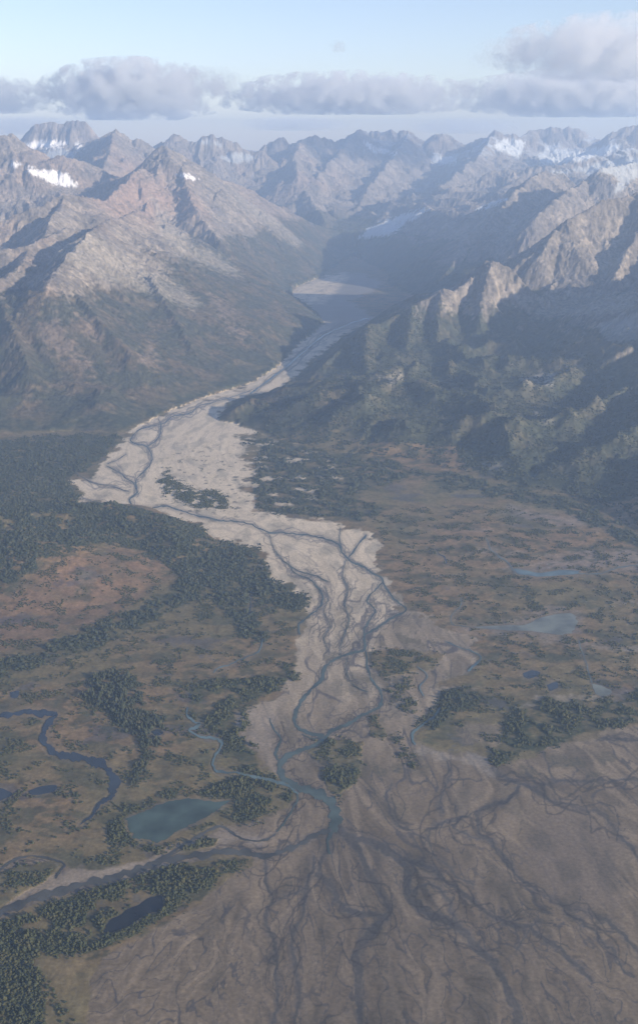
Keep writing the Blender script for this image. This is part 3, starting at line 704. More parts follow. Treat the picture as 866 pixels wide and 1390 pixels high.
# snow and ice: patches found by where they stand: (label, polygon, nearest km, farthest km, soft)
SNOW = [
 ('snowfield', 'largest bright white snowfield, slanting below the left skyline peaks', [(36,228),(44,227),(60,232),(92,236),(95,243),(105,248),(104,254),(92,254),(70,248),(48,241),(40,236)], 10, 16),
 ('snowfield', 'small white snow patch left of the big slanting snowfield', [(13,222),(18,219),(27,222),(25,229),(18,229)], 10, 17),
 ('snowfield', 'bright snow apron below the flat-topped peak on the skyline', [(26,199),(40,194),(57,190),(75,192),(92,191),(94,197),(80,200),(60,201),(42,203),(30,203)], 17, 24),
 ('snowfield', 'small snow tongue right of the apron under the flat-topped peak', [(100,194),(112,196),(115,201),(108,203)], 17, 24),
 ('glacier', 'pale ice field lying between flat-topped peak and the pointed peak', [(60,206),(80,203),(104,207),(100,216),(85,218),(66,214)], 15, 24),
 ('snowfield', 'tiny snow streaks on the rugged lit mountain above the valley', [(232,234),(240,236),(252,236),(266,240),(270,244),(255,243),(238,238)], 11, 16),
 ('glacier', 'thin ice strip on the back of the spiky ridge, left of the middle', [(262,193),(280,191),(300,195),(308,198),(285,196)], 17, 24),
 ('glacier', 'bluish ice hollow beneath the skyline between two dark crests', [(300,212),(330,208),(345,211),(350,217),(315,222)], 15, 24),
 ('snowfield', 'white forked snow gully below the middle skyline summit', [(494,193),(500,194),(512,202),(525,202),(538,208),(534,210),(518,207),(504,203)], 19, 26),
 ('glacier', 'smooth shaded ice tongue curving down to the valley head', [(486,322),(500,310),(520,300),(545,291),(575,283),(583,284),(570,292),(552,302),(540,313),(525,320),(505,322)], 12, 22),
 ('glacier', 'thin ice streak right of the long ice tongue', [(645,285),(665,276),(690,269),(688,272),(665,281),(648,287)], 11, 20),
 ('snowfield', 'square shaded snow slope under the right-hand skyline notch', [(665,196),(680,190),(700,189),(712,194),(710,205),(702,215),(692,210),(678,206)], 17, 26),
 ('snowfield', 'low shaded snow bank right of the middle skyline', [(585,215),(590,208),(602,212),(618,214),(620,220),(600,223),(587,222)], 15, 26),
 ('glacier', 'broad shaded icefield beneath the right skyline peaks', [(728,212),(745,198),(760,204),(790,205),(815,200),(842,195),(838,203),(815,210),(790,219),(760,222),(735,220)], 15, 26),
 ('glacier', 'long pale glacier reaching the right edge of the picture', [(748,232),(770,231),(790,226),(820,218),(866,213),(960,208),(960,236),(866,238),(850,250),(838,262),(830,262),(840,246),(835,238),(815,232),(800,238),(785,232),(765,236),(750,236)], 12, 23),
 ('snowfield', 'shaded snow bed in the hollow of the right-hand massif', [(725,510),(750,505),(755,520),(745,525),(728,520)], 6, 9),
 ('snowfield', 'scree-grey snow bed lying in the shaded basin near the right edge', [(812,440),(840,432),(866,425),(900,425),(900,470),(866,462),(830,465),(815,455)], 6, 9.5),
]
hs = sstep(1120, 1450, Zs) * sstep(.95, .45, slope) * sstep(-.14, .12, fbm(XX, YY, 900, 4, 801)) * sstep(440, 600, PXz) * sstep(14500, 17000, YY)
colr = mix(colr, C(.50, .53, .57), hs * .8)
snow_id = np.full(PX.shape, -1, np.int16)
vis_n = 3.0 * fine + 2.5 * med
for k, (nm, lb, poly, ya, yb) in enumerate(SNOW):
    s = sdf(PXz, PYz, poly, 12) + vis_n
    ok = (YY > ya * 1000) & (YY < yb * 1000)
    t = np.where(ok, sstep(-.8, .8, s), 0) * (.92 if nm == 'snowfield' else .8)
    colr = mix(colr, C(.80, .80, .82) if k in (0, 1, 2, 3, 5, 8) else (C(.58, .62, .66) if k in (9, 10, 11, 12, 13) else C(.36, .39, .42) if nm == 'glacier' else C(.45, .47, .50)), t * (.22 if k >= 15 else 1))  # shade put into the ice colour: sunlit glacier darkened, shaded patches lifted
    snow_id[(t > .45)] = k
SCREE = [[(105,425),(120,430),(140,455),(138,464),(115,452)],[(188,475),(205,468),(218,490),(205,500),(192,490)],[(52,440),(75,428),(104,468),(100,492),(70,482)],[(108,483),(125,490),(128,507),(112,502)],[(282,402),(300,408),(322,425),(300,432)],[(312,438),(337,450),(330,462),(312,450)],[(60,335),(130,318),(170,345),(205,372),(245,388),(275,412),(262,420),(220,405),(180,390),(150,385),(100,362)],[(205,265),(235,300),(265,330),(300,345),(330,375),(300,370),(250,350),(215,320)],[(300,230),(345,255),(390,290),(415,330),(400,335),(365,310),(320,270)],[(520,512),(545,505),(548,515),(530,522),(505,505)],[(648,635),(665,625),(690,632),(680,640)],[(700,515),(735,505),(752,512),(748,525),(720,520)],[(725,560),(750,570),(740,578)],[(720,430),(740,400),(790,395),(860,400),(866,425),(780,432)]]
for kq, p in enumerate(SCREE):
    s = sdf(PXz, PYz, p, 20) + vis_n * 2
    colr = mix(colr, (C(.19, .145, .115) if kq < 6 else C(.26, .235, .20)) * (1 + .5 * fine + .3 * tiny)[..., None], np.where((YY > 4500) & (YY < 14500), sstep(-5, 6, s + 8 * fine * (kq < 6)), 0) * (.5 if kq < 6 else .6))
colr = np.clip(colr, .012, .92)

# ------------------------------------------------------------------ materials
def nt(name):
    m = bpy.data.materials.new(name); m.use_nodes = True
    n = m.node_tree; n.nodes.clear()
    return m, n, n.nodes, n.links
def terrain_mat(name, nscale, amount, bump, rough=.95):
    m, t, N, L = nt(name)
    o = N.new('ShaderNodeOutputMaterial'); b = N.new('ShaderNodeBsdfPrincipled')
    b.inputs['Roughness'].default_value = rough; b.inputs['Specular IOR Level'].default_value = .15
    at_ = N.new('ShaderNodeAttribute'); at_.attribute_name = 'Col'
    g = N.new('ShaderNodeNewGeometry')
    ns = N.new('ShaderNodeTexNoise'); ns.inputs['Scale'].default_value = nscale; ns.inputs['Detail'].default_value = 6; ns.inputs['Roughness'].default_value = .65
    L.new(g.outputs['Position'], ns.inputs['Vector'])
    r = N.new('ShaderNodeMapRange'); r.inputs[1].default_value = .3; r.inputs[2].default_value = .7
    r.inputs[3].default_value = 1 - amount; r.inputs[4].default_value = 1 + amount
    L.new(ns.outputs['Fac'], r.inputs[0])
    vm = N.new('ShaderNodeVectorMath'); vm.operation = 'SCALE'
    L.new(at_.outputs['Color'], vm.inputs[0]); L.new(r.outputs[0], vm.inputs['Scale'])
    L.new(vm.outputs[0], b.inputs['Base Color'])
    if bump:
        bp = N.new('ShaderNodeBump'); bp.inputs['Distance'].default_value = bump; bp.inputs['Strength'].default_value = .8
        n2 = N.new('ShaderNodeTexNoise'); n2.inputs['Scale'].default_value = nscale * .6; n2.inputs['Detail'].default_value = 5
        L.new(g.outputs['Position'], n2.inputs['Vector']); L.new(n2.outputs['Fac'], bp.inputs['Height']); L.new(bp.outputs[0], b.inputs['Normal'])
    L.new(b.outputs[0], o.inputs[0])
    return m
M_plain = terrain_mat('bog_and_silt', .12, .28, .9)
M_mount = terrain_mat('rock_and_brush', .035, .30, 6.0)
M_ice = terrain_mat('snow_and_ice', .02, .10, 2.0, .6)

def water_mat(name, c, rough=.12, spec=.3):
    m, t, N, L = nt(name)
    o = N.new('ShaderNodeOutputMaterial'); b = N.new('ShaderNodeBsdfPrincipled')
    b.inputs['Roughness'].default_value = rough; b.inputs['Specular IOR Level'].default_value = spec
    g = N.new('ShaderNodeNewGeometry')
    ns = N.new('ShaderNodeTexNoise'); ns.inputs['Scale'].default_value = .015; ns.inputs['Detail'].default_value = 5
    L.new(g.outputs['Position'], ns.inputs['Vector'])
    cr = N.new('ShaderNodeValToRGB'); cr.color_ramp.elements[0].position = .35; cr.color_ramp.elements[1].position = .65
    cr.color_ramp.elements[0].color = tuple(v * .68 for v in c) + (1,); cr.color_ramp.elements[1].color = tuple(v * 1.45 for v in c) + (1,)
    L.new(ns.outputs['Fac'], cr.inputs[0]); L.new(cr.outputs[0], b.inputs['Base Color'])
    n2 = N.new('ShaderNodeTexNoise'); n2.inputs['Scale'].default_value = .25; n2.inputs['Detail'].default_value = 4
    L.new(g.outputs['Position'], n2.inputs['Vector'])
    bp = N.new('ShaderNodeBump'); bp.inputs['Distance'].default_value = .25; bp.inputs['Strength'].default_value = .5
    L.new(n2.outputs['Fac'], bp.inputs['Height']); L.new(bp.outputs[0], b.inputs['Normal'])
    L.new(b.outputs[0], o.inputs[0])
    return m
W_MAT = {'river': water_mat('river_water', (.058, .080, .074), .25, .15), 'brown': water_mat('silty_water', (.060, .061, .056), .35, .15), 'silt': water_mat('wet_silt', (.046, .044, .050), .45),
         'creek': water_mat('creek_water', (.085, .125, .125)), 'slough': water_mat('slough_water', (.022, .030, .040)),
         'lake': water_mat('lake_water', (.044, .068, .058), .12, .2), 'pond': water_mat('pond_water', (.012, .015, .020), .12, .2), 'milky': water_mat('milky_water', (.125, .135, .110), .3)}

# ------------------------------------------------------------------ mesh building
def mesh_obj(name, V, Fq, mat, colors=None, parent=None, smooth=False):
    me = bpy.data.meshes.new(name)
    Fq = np.asarray(Fq, np.int32); k = Fq.shape[1]
    me.vertices.add(len(V)); me.vertices.foreach_set('co', np.ascontiguousarray(V, np.float32).ravel())
    me.loops.add(Fq.size); me.loops.foreach_set('vertex_index', Fq.ravel())
    me.polygons.add(len(Fq)); me.polygons.foreach_set('loop_start', np.arange(0, Fq.size, k, dtype=np.int32))
    me.polygons.foreach_set('loop_total', np.full(len(Fq), k, np.int32))
    me.polygons.foreach_set('use_smooth', np.full(len(Fq), smooth))
    me.update(calc_edges=True)
    if colors is not None:
        a = me.color_attributes.new('Col', 'FLOAT_COLOR', 'POINT')
        c = np.ones((len(V), 4), np.float32); c[:, :3] = colors
        a.data.foreach_set('color', c.ravel())
    me.materials.append(mat)
    o = bpy.data.objects.new(name, me); col.objects.link(o)
    if parent: o.parent = parent
    return o
def tag(o, label=None, cat=None, group=None, kind=None):
    if label: o['label'] = label
    if cat: o['category'] = cat
    if group: o['group'] = group
    if kind: o['kind'] = kind
    return o

nr, nc = PX.shape
VID = np.arange(nr * nc).reshape(nr, nc)
fq = np.stack([VID[:-1, :-1], VID[:-1, 1:], VID[1:, 1:], VID[1:, :-1]], -1).reshape(-1, 4)
VV = np.stack([XX, YY, Z], -1).reshape(-1, 3); CC = colr.reshape(-1, 3)
grp_v = sample_n(grp, XX, YY)
hv = np.where(onplain | (np.isin(grp_v, [gi['rise']])) , 0, 1)
hv = np.where(YY < Y0 + 60, 0, hv)
cls = np.where(hv == 0, np.where(gravel > .5, -2, -1), grp_v)         # -1 ground, -2 river bed
cls = np.where((hv == 1) & (best_v := sample_n(best, XX, YY)) .__lt__(-1e8), gi['backm'], cls) if False else cls
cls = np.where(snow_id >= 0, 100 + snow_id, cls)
fc = cls[:-1, :-1].reshape(-1)
LAB = {
 'spur': 'dark brush-covered mountain with reddish rocky top, nearest on the left of the river',
 'saddle': 'grey scree mountain behind the dark brushy spur, in front of the white snowfield',
 'snowy': 'rocky mountain carrying the large white snowfield at far left',
 'table': 'flat-topped distant peak with a snow apron on the left skyline',
 'point': 'dark pointed peak right of the flat-topped one on the skyline',
 'big': 'large rugged sunlit mountain with ribbed cliffs left of the valley head',
 'backl': 'distant blue ridge with a small spike showing behind the ribbed mountain',
 'backm': 'hazy blue skyline range across the head of the valley',
 'backr': 'hazy skyline summits with shaded snow, right of the notch in the middle',
 'corner': 'hazy blue summit running out of the picture at upper right',
 'ice': 'high plateau carrying the long glacier at the right',
 'knob': 'sunlit rocky shoulder in the shaded far right side of valley',
 'block': 'pale craggy block behind the jagged right-hand massif',
 'massif': 'jagged sunlit massif with brushy foothills on the right of the river',
 'wall': 'shaded mountainside rising at the right edge beyond the dark ravine',
 'hill': 'small round wooded hills at the river bend below the massif',
}
for code in np.unique(fc):
    F_ = fq[fc == code]
    ids, inv = np.unique(F_, return_inverse=True)
    if code == -1: nm, mt_ = 'ground', M_plain; lb = 'rust and olive bog plain with scrub on both sides of the braided river'
    elif code == -2: nm, mt_ = 'river_bed', M_plain; lb = 'pale braided gravel bed widening into brown silt flats'
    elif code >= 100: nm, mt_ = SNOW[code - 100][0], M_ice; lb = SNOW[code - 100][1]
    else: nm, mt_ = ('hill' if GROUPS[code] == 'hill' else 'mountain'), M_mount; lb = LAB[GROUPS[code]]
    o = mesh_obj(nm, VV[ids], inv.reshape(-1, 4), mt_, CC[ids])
    tag(o, lb, kind='structure')

# far sheet of land out to the horizon beyond and beside the modelled range
def sheet(name, x0, x1, y0, y1, z, n, lb, cc):
    xs = np.linspace(x0, x1, n); ys = np.linspace(y0, y1, n)
    A, B = np.meshgrid(xs, ys)
    V = np.stack([A, B, np.full(A.shape, z) + 30 * fbm(A, B, 4000, 3, 9)], -1).reshape(-1, 3)
    I = np.arange(n * n).reshape(n, n)
    q = np.stack([I[:-1, :-1], I[:-1, 1:], I[1:, 1:], I[1:, :-1]], -1).reshape(-1, 4)
    o = mesh_obj(name, V, q, M_plain, np.broadcast_to(np.array(cc), (len(V), 3)))
    tag(o, lb, kind='structure')
sheet('lowland', -33000, 33000, -6000, 33500, -60, 60, 'lowland stretching out under and around the plain and the mountains', (.10, .095, .07))

# height of the built ground at a point, for standing things on it
def ground_z(x, y):
    depth = y * CT + H * ST
    px = CX + F * x / depth
    j = np.clip((px - PXA) / PXS, 0, nc - 1.001); i = np.clip(np.interp(y, rows, np.arange(nr)), 0, nr - 1.001)
    ji = j.astype(int); ii = i.astype(int); u = j - ji; v = i - ii
    return (Z[ii, ji] * (1 - u) + Z[ii, ji + 1] * u) * (1 - v) + (Z[ii + 1, ji] * (1 - u) + Z[ii + 1, ji + 1] * u) * v

# ------------------------------------------------------------------ water surfaces
def catmull(pts, n=6):
    P = np.array(pts, float); P = np.vstack([2 * P[0] - P[1], P, 2 * P[-1] - P[-2]])
    outp = []
    for k in range(1, len(P) - 2):
        for t in np.arange(n) / n:
            outp.append(.5 * (2 * P[k] + (P[k + 1] - P[k - 1]) * t + (2 * P[k - 1] - 5 * P[k] + 4 * P[k + 1] - P[k + 2]) * t * t + (3 * P[k] - P[k - 1] - 3 * P[k + 1] + P[k + 2]) * t ** 3))
    outp.append(P[-2]); return np.array(outp)
zoff = 0.45
NAMES = {'brown': 'river_channel', 'river': 'river_channel', 'silt': 'silt_channel', 'creek': 'creek', 'slough': 'slough'}
ribs_by = {}
for ci, (pts, w0, w1, kind) in enumerate(CH):
    if kind == 'silt': continue
    P = catmull(pts, 7)
    s = np.concatenate([[0], np.cumsum(np.hypot(*np.diff(P, axis=0).T))])
    T = np.gradient(P, axis=0); T /= (np.hypot(T[:, 0], T[:, 1]) + 1e-9)[:, None]
    Nn = np.stack([-T[:, 1], T[:, 0]], 1)
    mz = pnoise(s / 7.0, np.full(len(s), ci * 3.3), 5) * min(1.1, (w0 + w1) * .35)
    P = P + Nn * mz[:, None]
    w = (w0 + (w1 - w0) * s / s[-1]) * np.where(P[:, 1] < 900, .66, .92)
    wl = w * .5 * (1 + .95 * pnoise(s / 11.0, np.full(len(s), ci * 1.7 + .4), 11) + .5 * pnoise(s / 3.1, np.full(len(s), ci * 1.7 + .4), 12))
    wr = w * .5 * (1 + .95 * pnoise(s / 11.0, np.full(len(s), ci * 2.1 + 50.4), 17) + .5 * pnoise(s / 2.7, np.full(len(s), ci * 2.1 + 50.4), 18))
    en = np.clip(np.minimum(s, s[-1] - s) / (w * .6) + .25, 0, 1) ** .5
    wl = np.clip(wl, .25, 99); wr = np.clip(wr, .25, 99)
    A = P - Nn * (wl * en)[:, None]; B = P + Nn * (wr * en)[:, None]
    ax, ay = ground(A[:, 0], A[:, 1]); bx, by = ground(B[:, 0], B[:, 1])
    z = zoff + ci * .02
    V = np.concatenate([np.stack([ax, ay, np.full(len(ax), z)], 1), np.stack([bx, by, np.full(len(ax), z)], 1)])
    n = len(P); q = np.stack([np.arange(n - 1), np.arange(1, n), np.arange(1, n) + n, np.arange(n - 1) + n], 1)
    ribs_by.setdefault(kind, []).append((V, q))
for kind, lst in ribs_by.items():
    off = 0; VS = []; QS = []
    for V, q in lst:
        VS.append(V); QS.append(q + off); off += len(V)
    o = mesh_obj(NAMES[kind], np.vstack(VS), np.vstack(QS), W_MAT[kind])
    tag(o, {'brown': 'grey silty channels running out to the lower left past the wooded strip', 'river': 'blue-grey braided river running from the valley down to the silt flats', 'silt': 'dark wet silt channels fanning out over the brown flats',
            'creek': 'pale turquoise creeks winding through the bog', 'slough': 'dark blue sloughs in the bog'}[kind], kind='structure')
def pool(name, poly, mat, lb, z):
    P = catmull(list(poly) + [poly[0]], 4)[:-1]
    cxp, cyp = P.mean(0)
    r = pnoise(P[:, 0] / 5, P[:, 1] / 5, 23) * .10
    P = P + (P - [cxp, cyp]) * r[:, None]
    x, y = ground(P[:, 0], P[:, 1])
    me = bpy.data.meshes.new(name)
    me.from_pydata([(float(a), float(b), z) for a, b in zip(x, y)], [], [list(range(len(x)))])
    me.materials.append(mat)
    o = bpy.data.objects.new(name, me); col.objects.link(o); tag(o, lb, kind='structure')
pool('lake', LAKES['lake'], W_MAT['lake'], 'grey-green lake ringed by woods, largest still water in the picture', .6)
pool('pond', LAKES['pond'], W_MAT['pond'], 'near-black pond inside the wooded strip at lower left', .6)
pool('pond', MILKY['a'], W_MAT['milky'], 'milky grey-green pond with a long pale tail on the right plain', .5)
pool('pond', MILKY['b'], W_MAT['creek'], 'thin turquoise pool on the upper right plain', .7)
pool('pond', MILKY['c'], W_MAT['milky'], 'small pale green pond right of the woods on the right plain', .5)
for k, p in enumerate(SMALLPOND):
    pool('pond', p, W_MAT['slough'], ['small dark blue pool in the left bog below the bend of the slough', 'dark pool at the left edge of the picture', 'tiny blue pool beside the dark grove of the left plain', 'tiny pool in the rust-coloured upper left bog', 'small dark pool above the left slough', 'dark pool in the right-hand scrub', 'small dark pool right of a like one in the right-hand scrub'][k], .5)

# ------------------------------------------------------------------ trees
def leaf_mat(name, a, b, c):
    m, t, N, L = nt(name)
    o = N.new('ShaderNodeOutputMaterial'); d = N.new('ShaderNodeBsdfPrincipled'); d.inputs['Roughness'].default_value = .8; d.inputs['Specular IOR Level'].default_value = .15
    g = N.new('ShaderNodeNewGeometry'); ns = N.new('ShaderNodeTexNoise'); ns.inputs['Scale'].default_value = .035; ns.inputs['Detail'].default_value = 6; ns.inputs['Roughness'].default_value = .75
    L.new(g.outputs['Position'], ns.inputs['Vector'])
    cr = N.new('ShaderNodeValToRGB'); e = cr.color_ramp.elements
    e[0].position = .34; e[0].color = a + (1,); e[1].position = .68; e[1].color = c + (1,)
    k = e.new(.5); k.color = b + (1,)
    L.new(ns.outputs['Fac'], cr.inputs[0]); L.new(cr.outputs[0], d.inputs['Base Color'])
    L.new(d.outputs[0], o.inputs[0]); return m
M_leaf = leaf_mat('leaves', (.032, .042, .024), (.046, .054, .028), (.082, .076, .036))
M_leaf2 = leaf_mat('conifer_leaves', (.024, .034, .024), (.038, .048, .032), (.070, .068, .042))
M_bark, _t, _N, _L = nt('bark')
_o = _N.new('ShaderNodeOutputMaterial'); _b = _N.new('ShaderNodeBsdfPrincipled'); _b.inputs['Base Color'].default_value = (.09, .075, .06, 1); _b.inputs['Roughness'].default_value = .9
_n = _N.new('ShaderNodeTexNoise'); _n.inputs['Scale'].default_value = 3; _c = _N.new('ShaderNodeValToRGB')
_c.color_ramp.elements[0].color = (.05, .04, .03, 1); _c.color_ramp.elements[1].color = (.14, .12, .10, 1)
_L.new(_n.outputs['Fac'], _c.inputs[0]); _L.new(_c.outputs[0], _b.inputs['Base Color']); _L.new(_b.outputs[0], _o.inputs[0])

import bmesh
def ico(sub):
    bm = bmesh.new(); bmesh.ops.create_icosphere(bm, subdivisions=sub, radius=1.0)
    bm.verts.ensure_lookup_table()
    V = np.array([v.co[:] for v in bm.verts]); Q = np.array([[v.index for v in f.verts] for f in bm.faces]); bm.free()
    return V, Q
IV, IQ = ico(1)      # 12 verts, 20 faces
IV2, IQ2 = ico(2)

def clump(seed, V=IV, Q=IQ, jit=.28):
    r = np.random.default_rng(seed)
    v = V * (1 + jit * (r.random((len(V), 1)) * 2 - 1)); v = v + .12 * (r.random(v.shape) - .5)
    v[:, 2] = np.where(v[:, 2] < 0, v[:, 2] * .75, v[:, 2])
    return v
CL = [clump(s) for s in range(14)]

def trees_mesh(name, x, y, z, rad, hgt_, mat, lb, cat_kind='stuff'):
    """one mass of many tree crowns; each crown is two or three ragged clumps"""
    n = len(x); parts_v = []; parts_q = []; off = 0
    r = np.random.default_rng(n + 5)
    for lvl in range(2):
        ids = r.integers(0, len(CL), n)
        base = np.array(CL)[ids]                                    # n,12,3
        th = r.random(n) * 2 * PI; c, s = np.cos(th)[:, None], np.sin(th)[:, None]
        bx = base[:, :, 0] * c - base[:, :, 1] * s; by = base[:, :, 0] * s + base[:, :, 1] * c; bz = base[:, :, 2]
        k = 1.0 if lvl == 0 else .62
        ox = (r.random(n) - .5) * rad * (0 if lvl == 0 else .9); oy = (r.random(n) - .5) * rad * (0 if lvl == 0 else .9)
        vx_ = x[:, None] + ox[:, None] + bx * (rad * k)[:, None]; vy_ = y[:, None] + oy[:, None] + by * (rad * k)[:, None]
        cz = z + hgt_ * (.42 if lvl == 0 else .72)
        vz_ = cz[:, None] + bz * (hgt_ * (.55 if lvl == 0 else .34))[:, None]
        V = np.stack([vx_, vy_, vz_], -1).reshape(-1, 3)
        q = (IQ[None] + (np.arange(n) * len(IV))[:, None, None]).reshape(-1, 3) + off
        off += len(V); parts_v.append(V); parts_q.append(q)
    o = mesh_obj(name, np.vstack(parts_v), np.vstack(parts_q), mat)
    tag(o, lb, kind=cat_kind); return o

def scatter(poly, spacing, seed, wb=.9, dens=None):
    r = np.random.default_rng(seed)
    P = np.array(poly, float); P[:, 1] = np.clip(P[:, 1], 350, 1500)
    xs, ys = ground(P[:, 0], P[:, 1])
    x0, x1, y0, y1 = xs.min() - 30, xs.max() + 30, ys.min() - 30, ys.max() + 30
    nx = int((x1 - x0) / spacing) + 1; ny = int((y1 - y0) / spacing) + 1
    A, B = np.meshgrid(np.arange(nx), np.arange(ny))
    x = x0 + (A + r.random(A.shape)) * spacing; y = y0 + (B + r.random(A.shape)) * spacing
    x = x.ravel(); y = y.ravel()
    px, py = proj(x, y, 0.0)
    ok = (px > -180) & (px < 1040) & (py < 1430)
    x, y, px, py = x[ok], y[ok], px[ok], py[ok]
    pn = np.clip((py - 195) / 800, .12, 1)
    w = (fbm(x, y, 130, 4, 3) * 16 + fbm(x, y, 38, 3, 9) * 7) * pn
    s = sdf(px, py, poly, 40) + w * wb
    ok = r.random(len(s)) < sstep(-7, 5, s / np.maximum(pn, .35)) ** 1.5
    x, y, px, py, s = x[ok], y[ok], px[ok], py[ok], s[ok]
    # keep out of water
    ok = np.ones(len(x), bool)
    for p in list(LAKES.values()) + list(MILKY.values()) + SMALLPOND: ok &= sdf(px, py, p, 6) < -1.0
    for pts, w0, w1, kind in CH:
        Q_ = np.array(pts, float); lo = Q_.min(0) - 14; hi = Q_.max(0) + 14
        m = (px > lo[0]) & (px < hi[0]) & (py > lo[1]) & (py < hi[1])
        if m.any():
            d = seg_dist(px[m], py[m], pts, False) - max(w0, w1) * .55 - .8
            k = np.flatnonzero(m); ok[k[d < 0]] = False
    x, y, px, py, s = x[ok], y[ok], px[ok], py[ok], s[ok]
    if dens is not None:
        g_ = fbm(x, y, 70, 3, 601) + .35 * fbm(x, y, 22, 2, 611)
        ok = r.random(len(x)) < sstep(dens - .14, dens + .2, g_); x, y, px, py, s = x[ok], y[ok], px[ok], py[ok], s[ok]
    return x, y, px, py, s

FL = {'strip': 'dense bushy wood filling the rest of the strip at lower left', 'isle': 'thicket on a river island', 'belt': 'wood ringing the grey-green lake',
      'bar': 'low thicket on the bar below the lake', 'dark': 'dark grove with long shadows on the left plain', 'mid': 'patchy wood left of the middle river reach',
      'bank': 'great dark forest along the left bank of the river', 'wood': 'forest between the pale gravel and the right-hand foothills',
      'grove': 'dark grove beside the creek on the right plain', 'edge': 'scrubby wood along the edge of the right plain', 'hem': 'forest hem along the foot of the right-hand mountains'}
isl = ['dark thicket island amid the pale upper gravel', 'wooded lower end of the large leaf-shaped river island', 'narrow thicket along the top of the leaf-shaped river island',
       'long dark thicket on the gravel right of the middle braids', 'small thicket on gravel below the long dark one', 'small upright thicket right of the leaf-shaped island', 'tiny thicket below the upright one',
       'tiny thicket at the tip of the leaf-shaped island']
isl = ['wooded little island between channels above the lower left strip'] + isl
rt = np.random.default_rng(5)
ik = 0
cand = []
for fi, (nm, poly) in enumerate(FORESTS):
    sp = {'strip': 4.2, 'belt': 4.5, 'bank': 7.6, 'wood': 9.5, 'hem': 10.5, 'mid': 5.0, 'edge': 5.0, 'grove': 5.0}.get(nm, 5.0)
    dn = {'strip': -.22, 'mid': .0, 'edge': .02, 'hem': -.1, 'belt': -.25, 'bank': -.22, 'wood': .0, 'grove': -.12, 'isle': -.12}.get(nm, -.2)
    x, y, px, py, s = scatter(poly, sp, 900 + fi, .9, dn)
    if len(x) == 0: continue
    z = ground_z(x, y)
    tall = {'strip': 4.0, 'dark': 8, 'belt': 4.4, 'isle': 4.4, 'bank': 5.5, 'wood': 6}.get(nm, 5)
    hg = tall * (.6 + .8 * rt.random(len(x))) * (.75 + .6 * np.clip(fbm(x, y, 60, 2, 621) + .3, 0, 1)); vr = np.exp(.33 * rt.standard_normal(len(x))) * (.55 + .45 * sstep(-2, 6, s)); hg = hg * vr; rd = sp * (.40 + .28 * rt.random(len(x))) * vr ** .7
    lb = FL[nm]
    if nm == 'isle': lb = isl[ik]; ik += 1
    if nm == 'strip':
        near = np.argsort(-(py - .0 * px) + 1e3 * ((px < 5) | (py > 1380)))   # those that show largest: lowest in the frame
        pick = near[:3800]; pick = pick[rt.permutation(len(pick))[:240]]
        cand.append((x[pick], y[pick], z[pick], rd[pick], hg[pick]))
        keep = np.ones(len(x), bool); keep[pick] = False
        x, y, z, rd, hg = x[keep], y[keep], z[keep], rd[keep], hg[keep]
    trees_mesh('forest', x, y, z, rd, hg, M_leaf if nm in ('strip', 'belt', 'mid', 'isle', 'edge') else M_leaf2, lb)
for q_, (poly, lb) in enumerate([(ISLE_MEADOW[2], 'bushes on the grassy river island right of the middle braids'), (ISLE_MEADOW[3], 'bushes on the small brown bar right of the river bend'), (ISLE_MEADOW[0], 'bushes on the grassy island at the left edge'), (ISLE_MEADOW[1], 'bushes on the leaf-shaped river island')]):
    x, y, px, py, s = scatter(poly, 5.5, 60 + q_, .6, .04)
    if len(x): trees_mesh('scrub', x, y, ground_z(x, y), 1.8 + 2 * rt.random(len(x)), 2 + 3 * rt.random(len(x)), M_leaf, lb)
x, y, px, py, s = scatter([(330,560),(420,560),(470,500),(560,480),(640,520),(760,520),(880,600),(900,740),(820,700),(740,665),(640,650),(520,625),(380,600)], 13, 99, .5, -.05)
zz = ground_z(x, y); ppx, ppy = proj(x, y, zz)
ok = (zz > 3) & (zz < 330) & (rt.random(len(x)) < .8)
x, y, zz = x[ok], y[ok], zz[ok]
trees_mesh('scrub', x, y, zz - 1, 4 + 4 * rt.random(len(x)), 5 + 5 * rt.random(len(x)), M_leaf2, 'brush and low trees over the right-hand foothills')
# scrub scattered over the bog
sx_, sy_, spx, spy, ss = scatter([(-180,1430),(-180,700),(60,700),(430,800),(440,1120),(100,1200),(100,1430)], 7.5, 77, 0, .16)
ok = np.ones(len(sx_), bool)
for p in (GRAVEL_LOW, GRAVEL_UP): ok &= sdf(spx, spy, p, 30) < -2
sx_, sy_ = sx_[ok], sy_[ok]
trees_mesh('scrub', sx_, sy_, ground_z(sx_, sy_), 1.8 + 2.2 * rt.random(len(sx_)), 2.0 + 2.8 * rt.random(len(sx_)), M_leaf, 'scattered bushes over the left bog')
sx_, sy_, spx, spy, ss = scatter([(500,690),(700,690),(1040,800),(1040,940),(740,1020),(640,1010),(600,960),(660,880),(560,820)], 8.5, 78, 0, .14)
ok = np.ones(len(sx_), bool)
for p in (GRAVEL_LOW, GRAVEL_UP): ok &= sdf(spx, spy, p, 30) < -2
sx_, sy_ = sx_[ok], sy_[ok]
trees_mesh('scrub', sx_, sy_, ground_z(sx_, sy_), 2.0 + 2.6 * rt.random(len(sx_)), 2.2 + 3.0 * rt.random(len(sx_)), M_leaf, 'scattered bushes over the right plain')

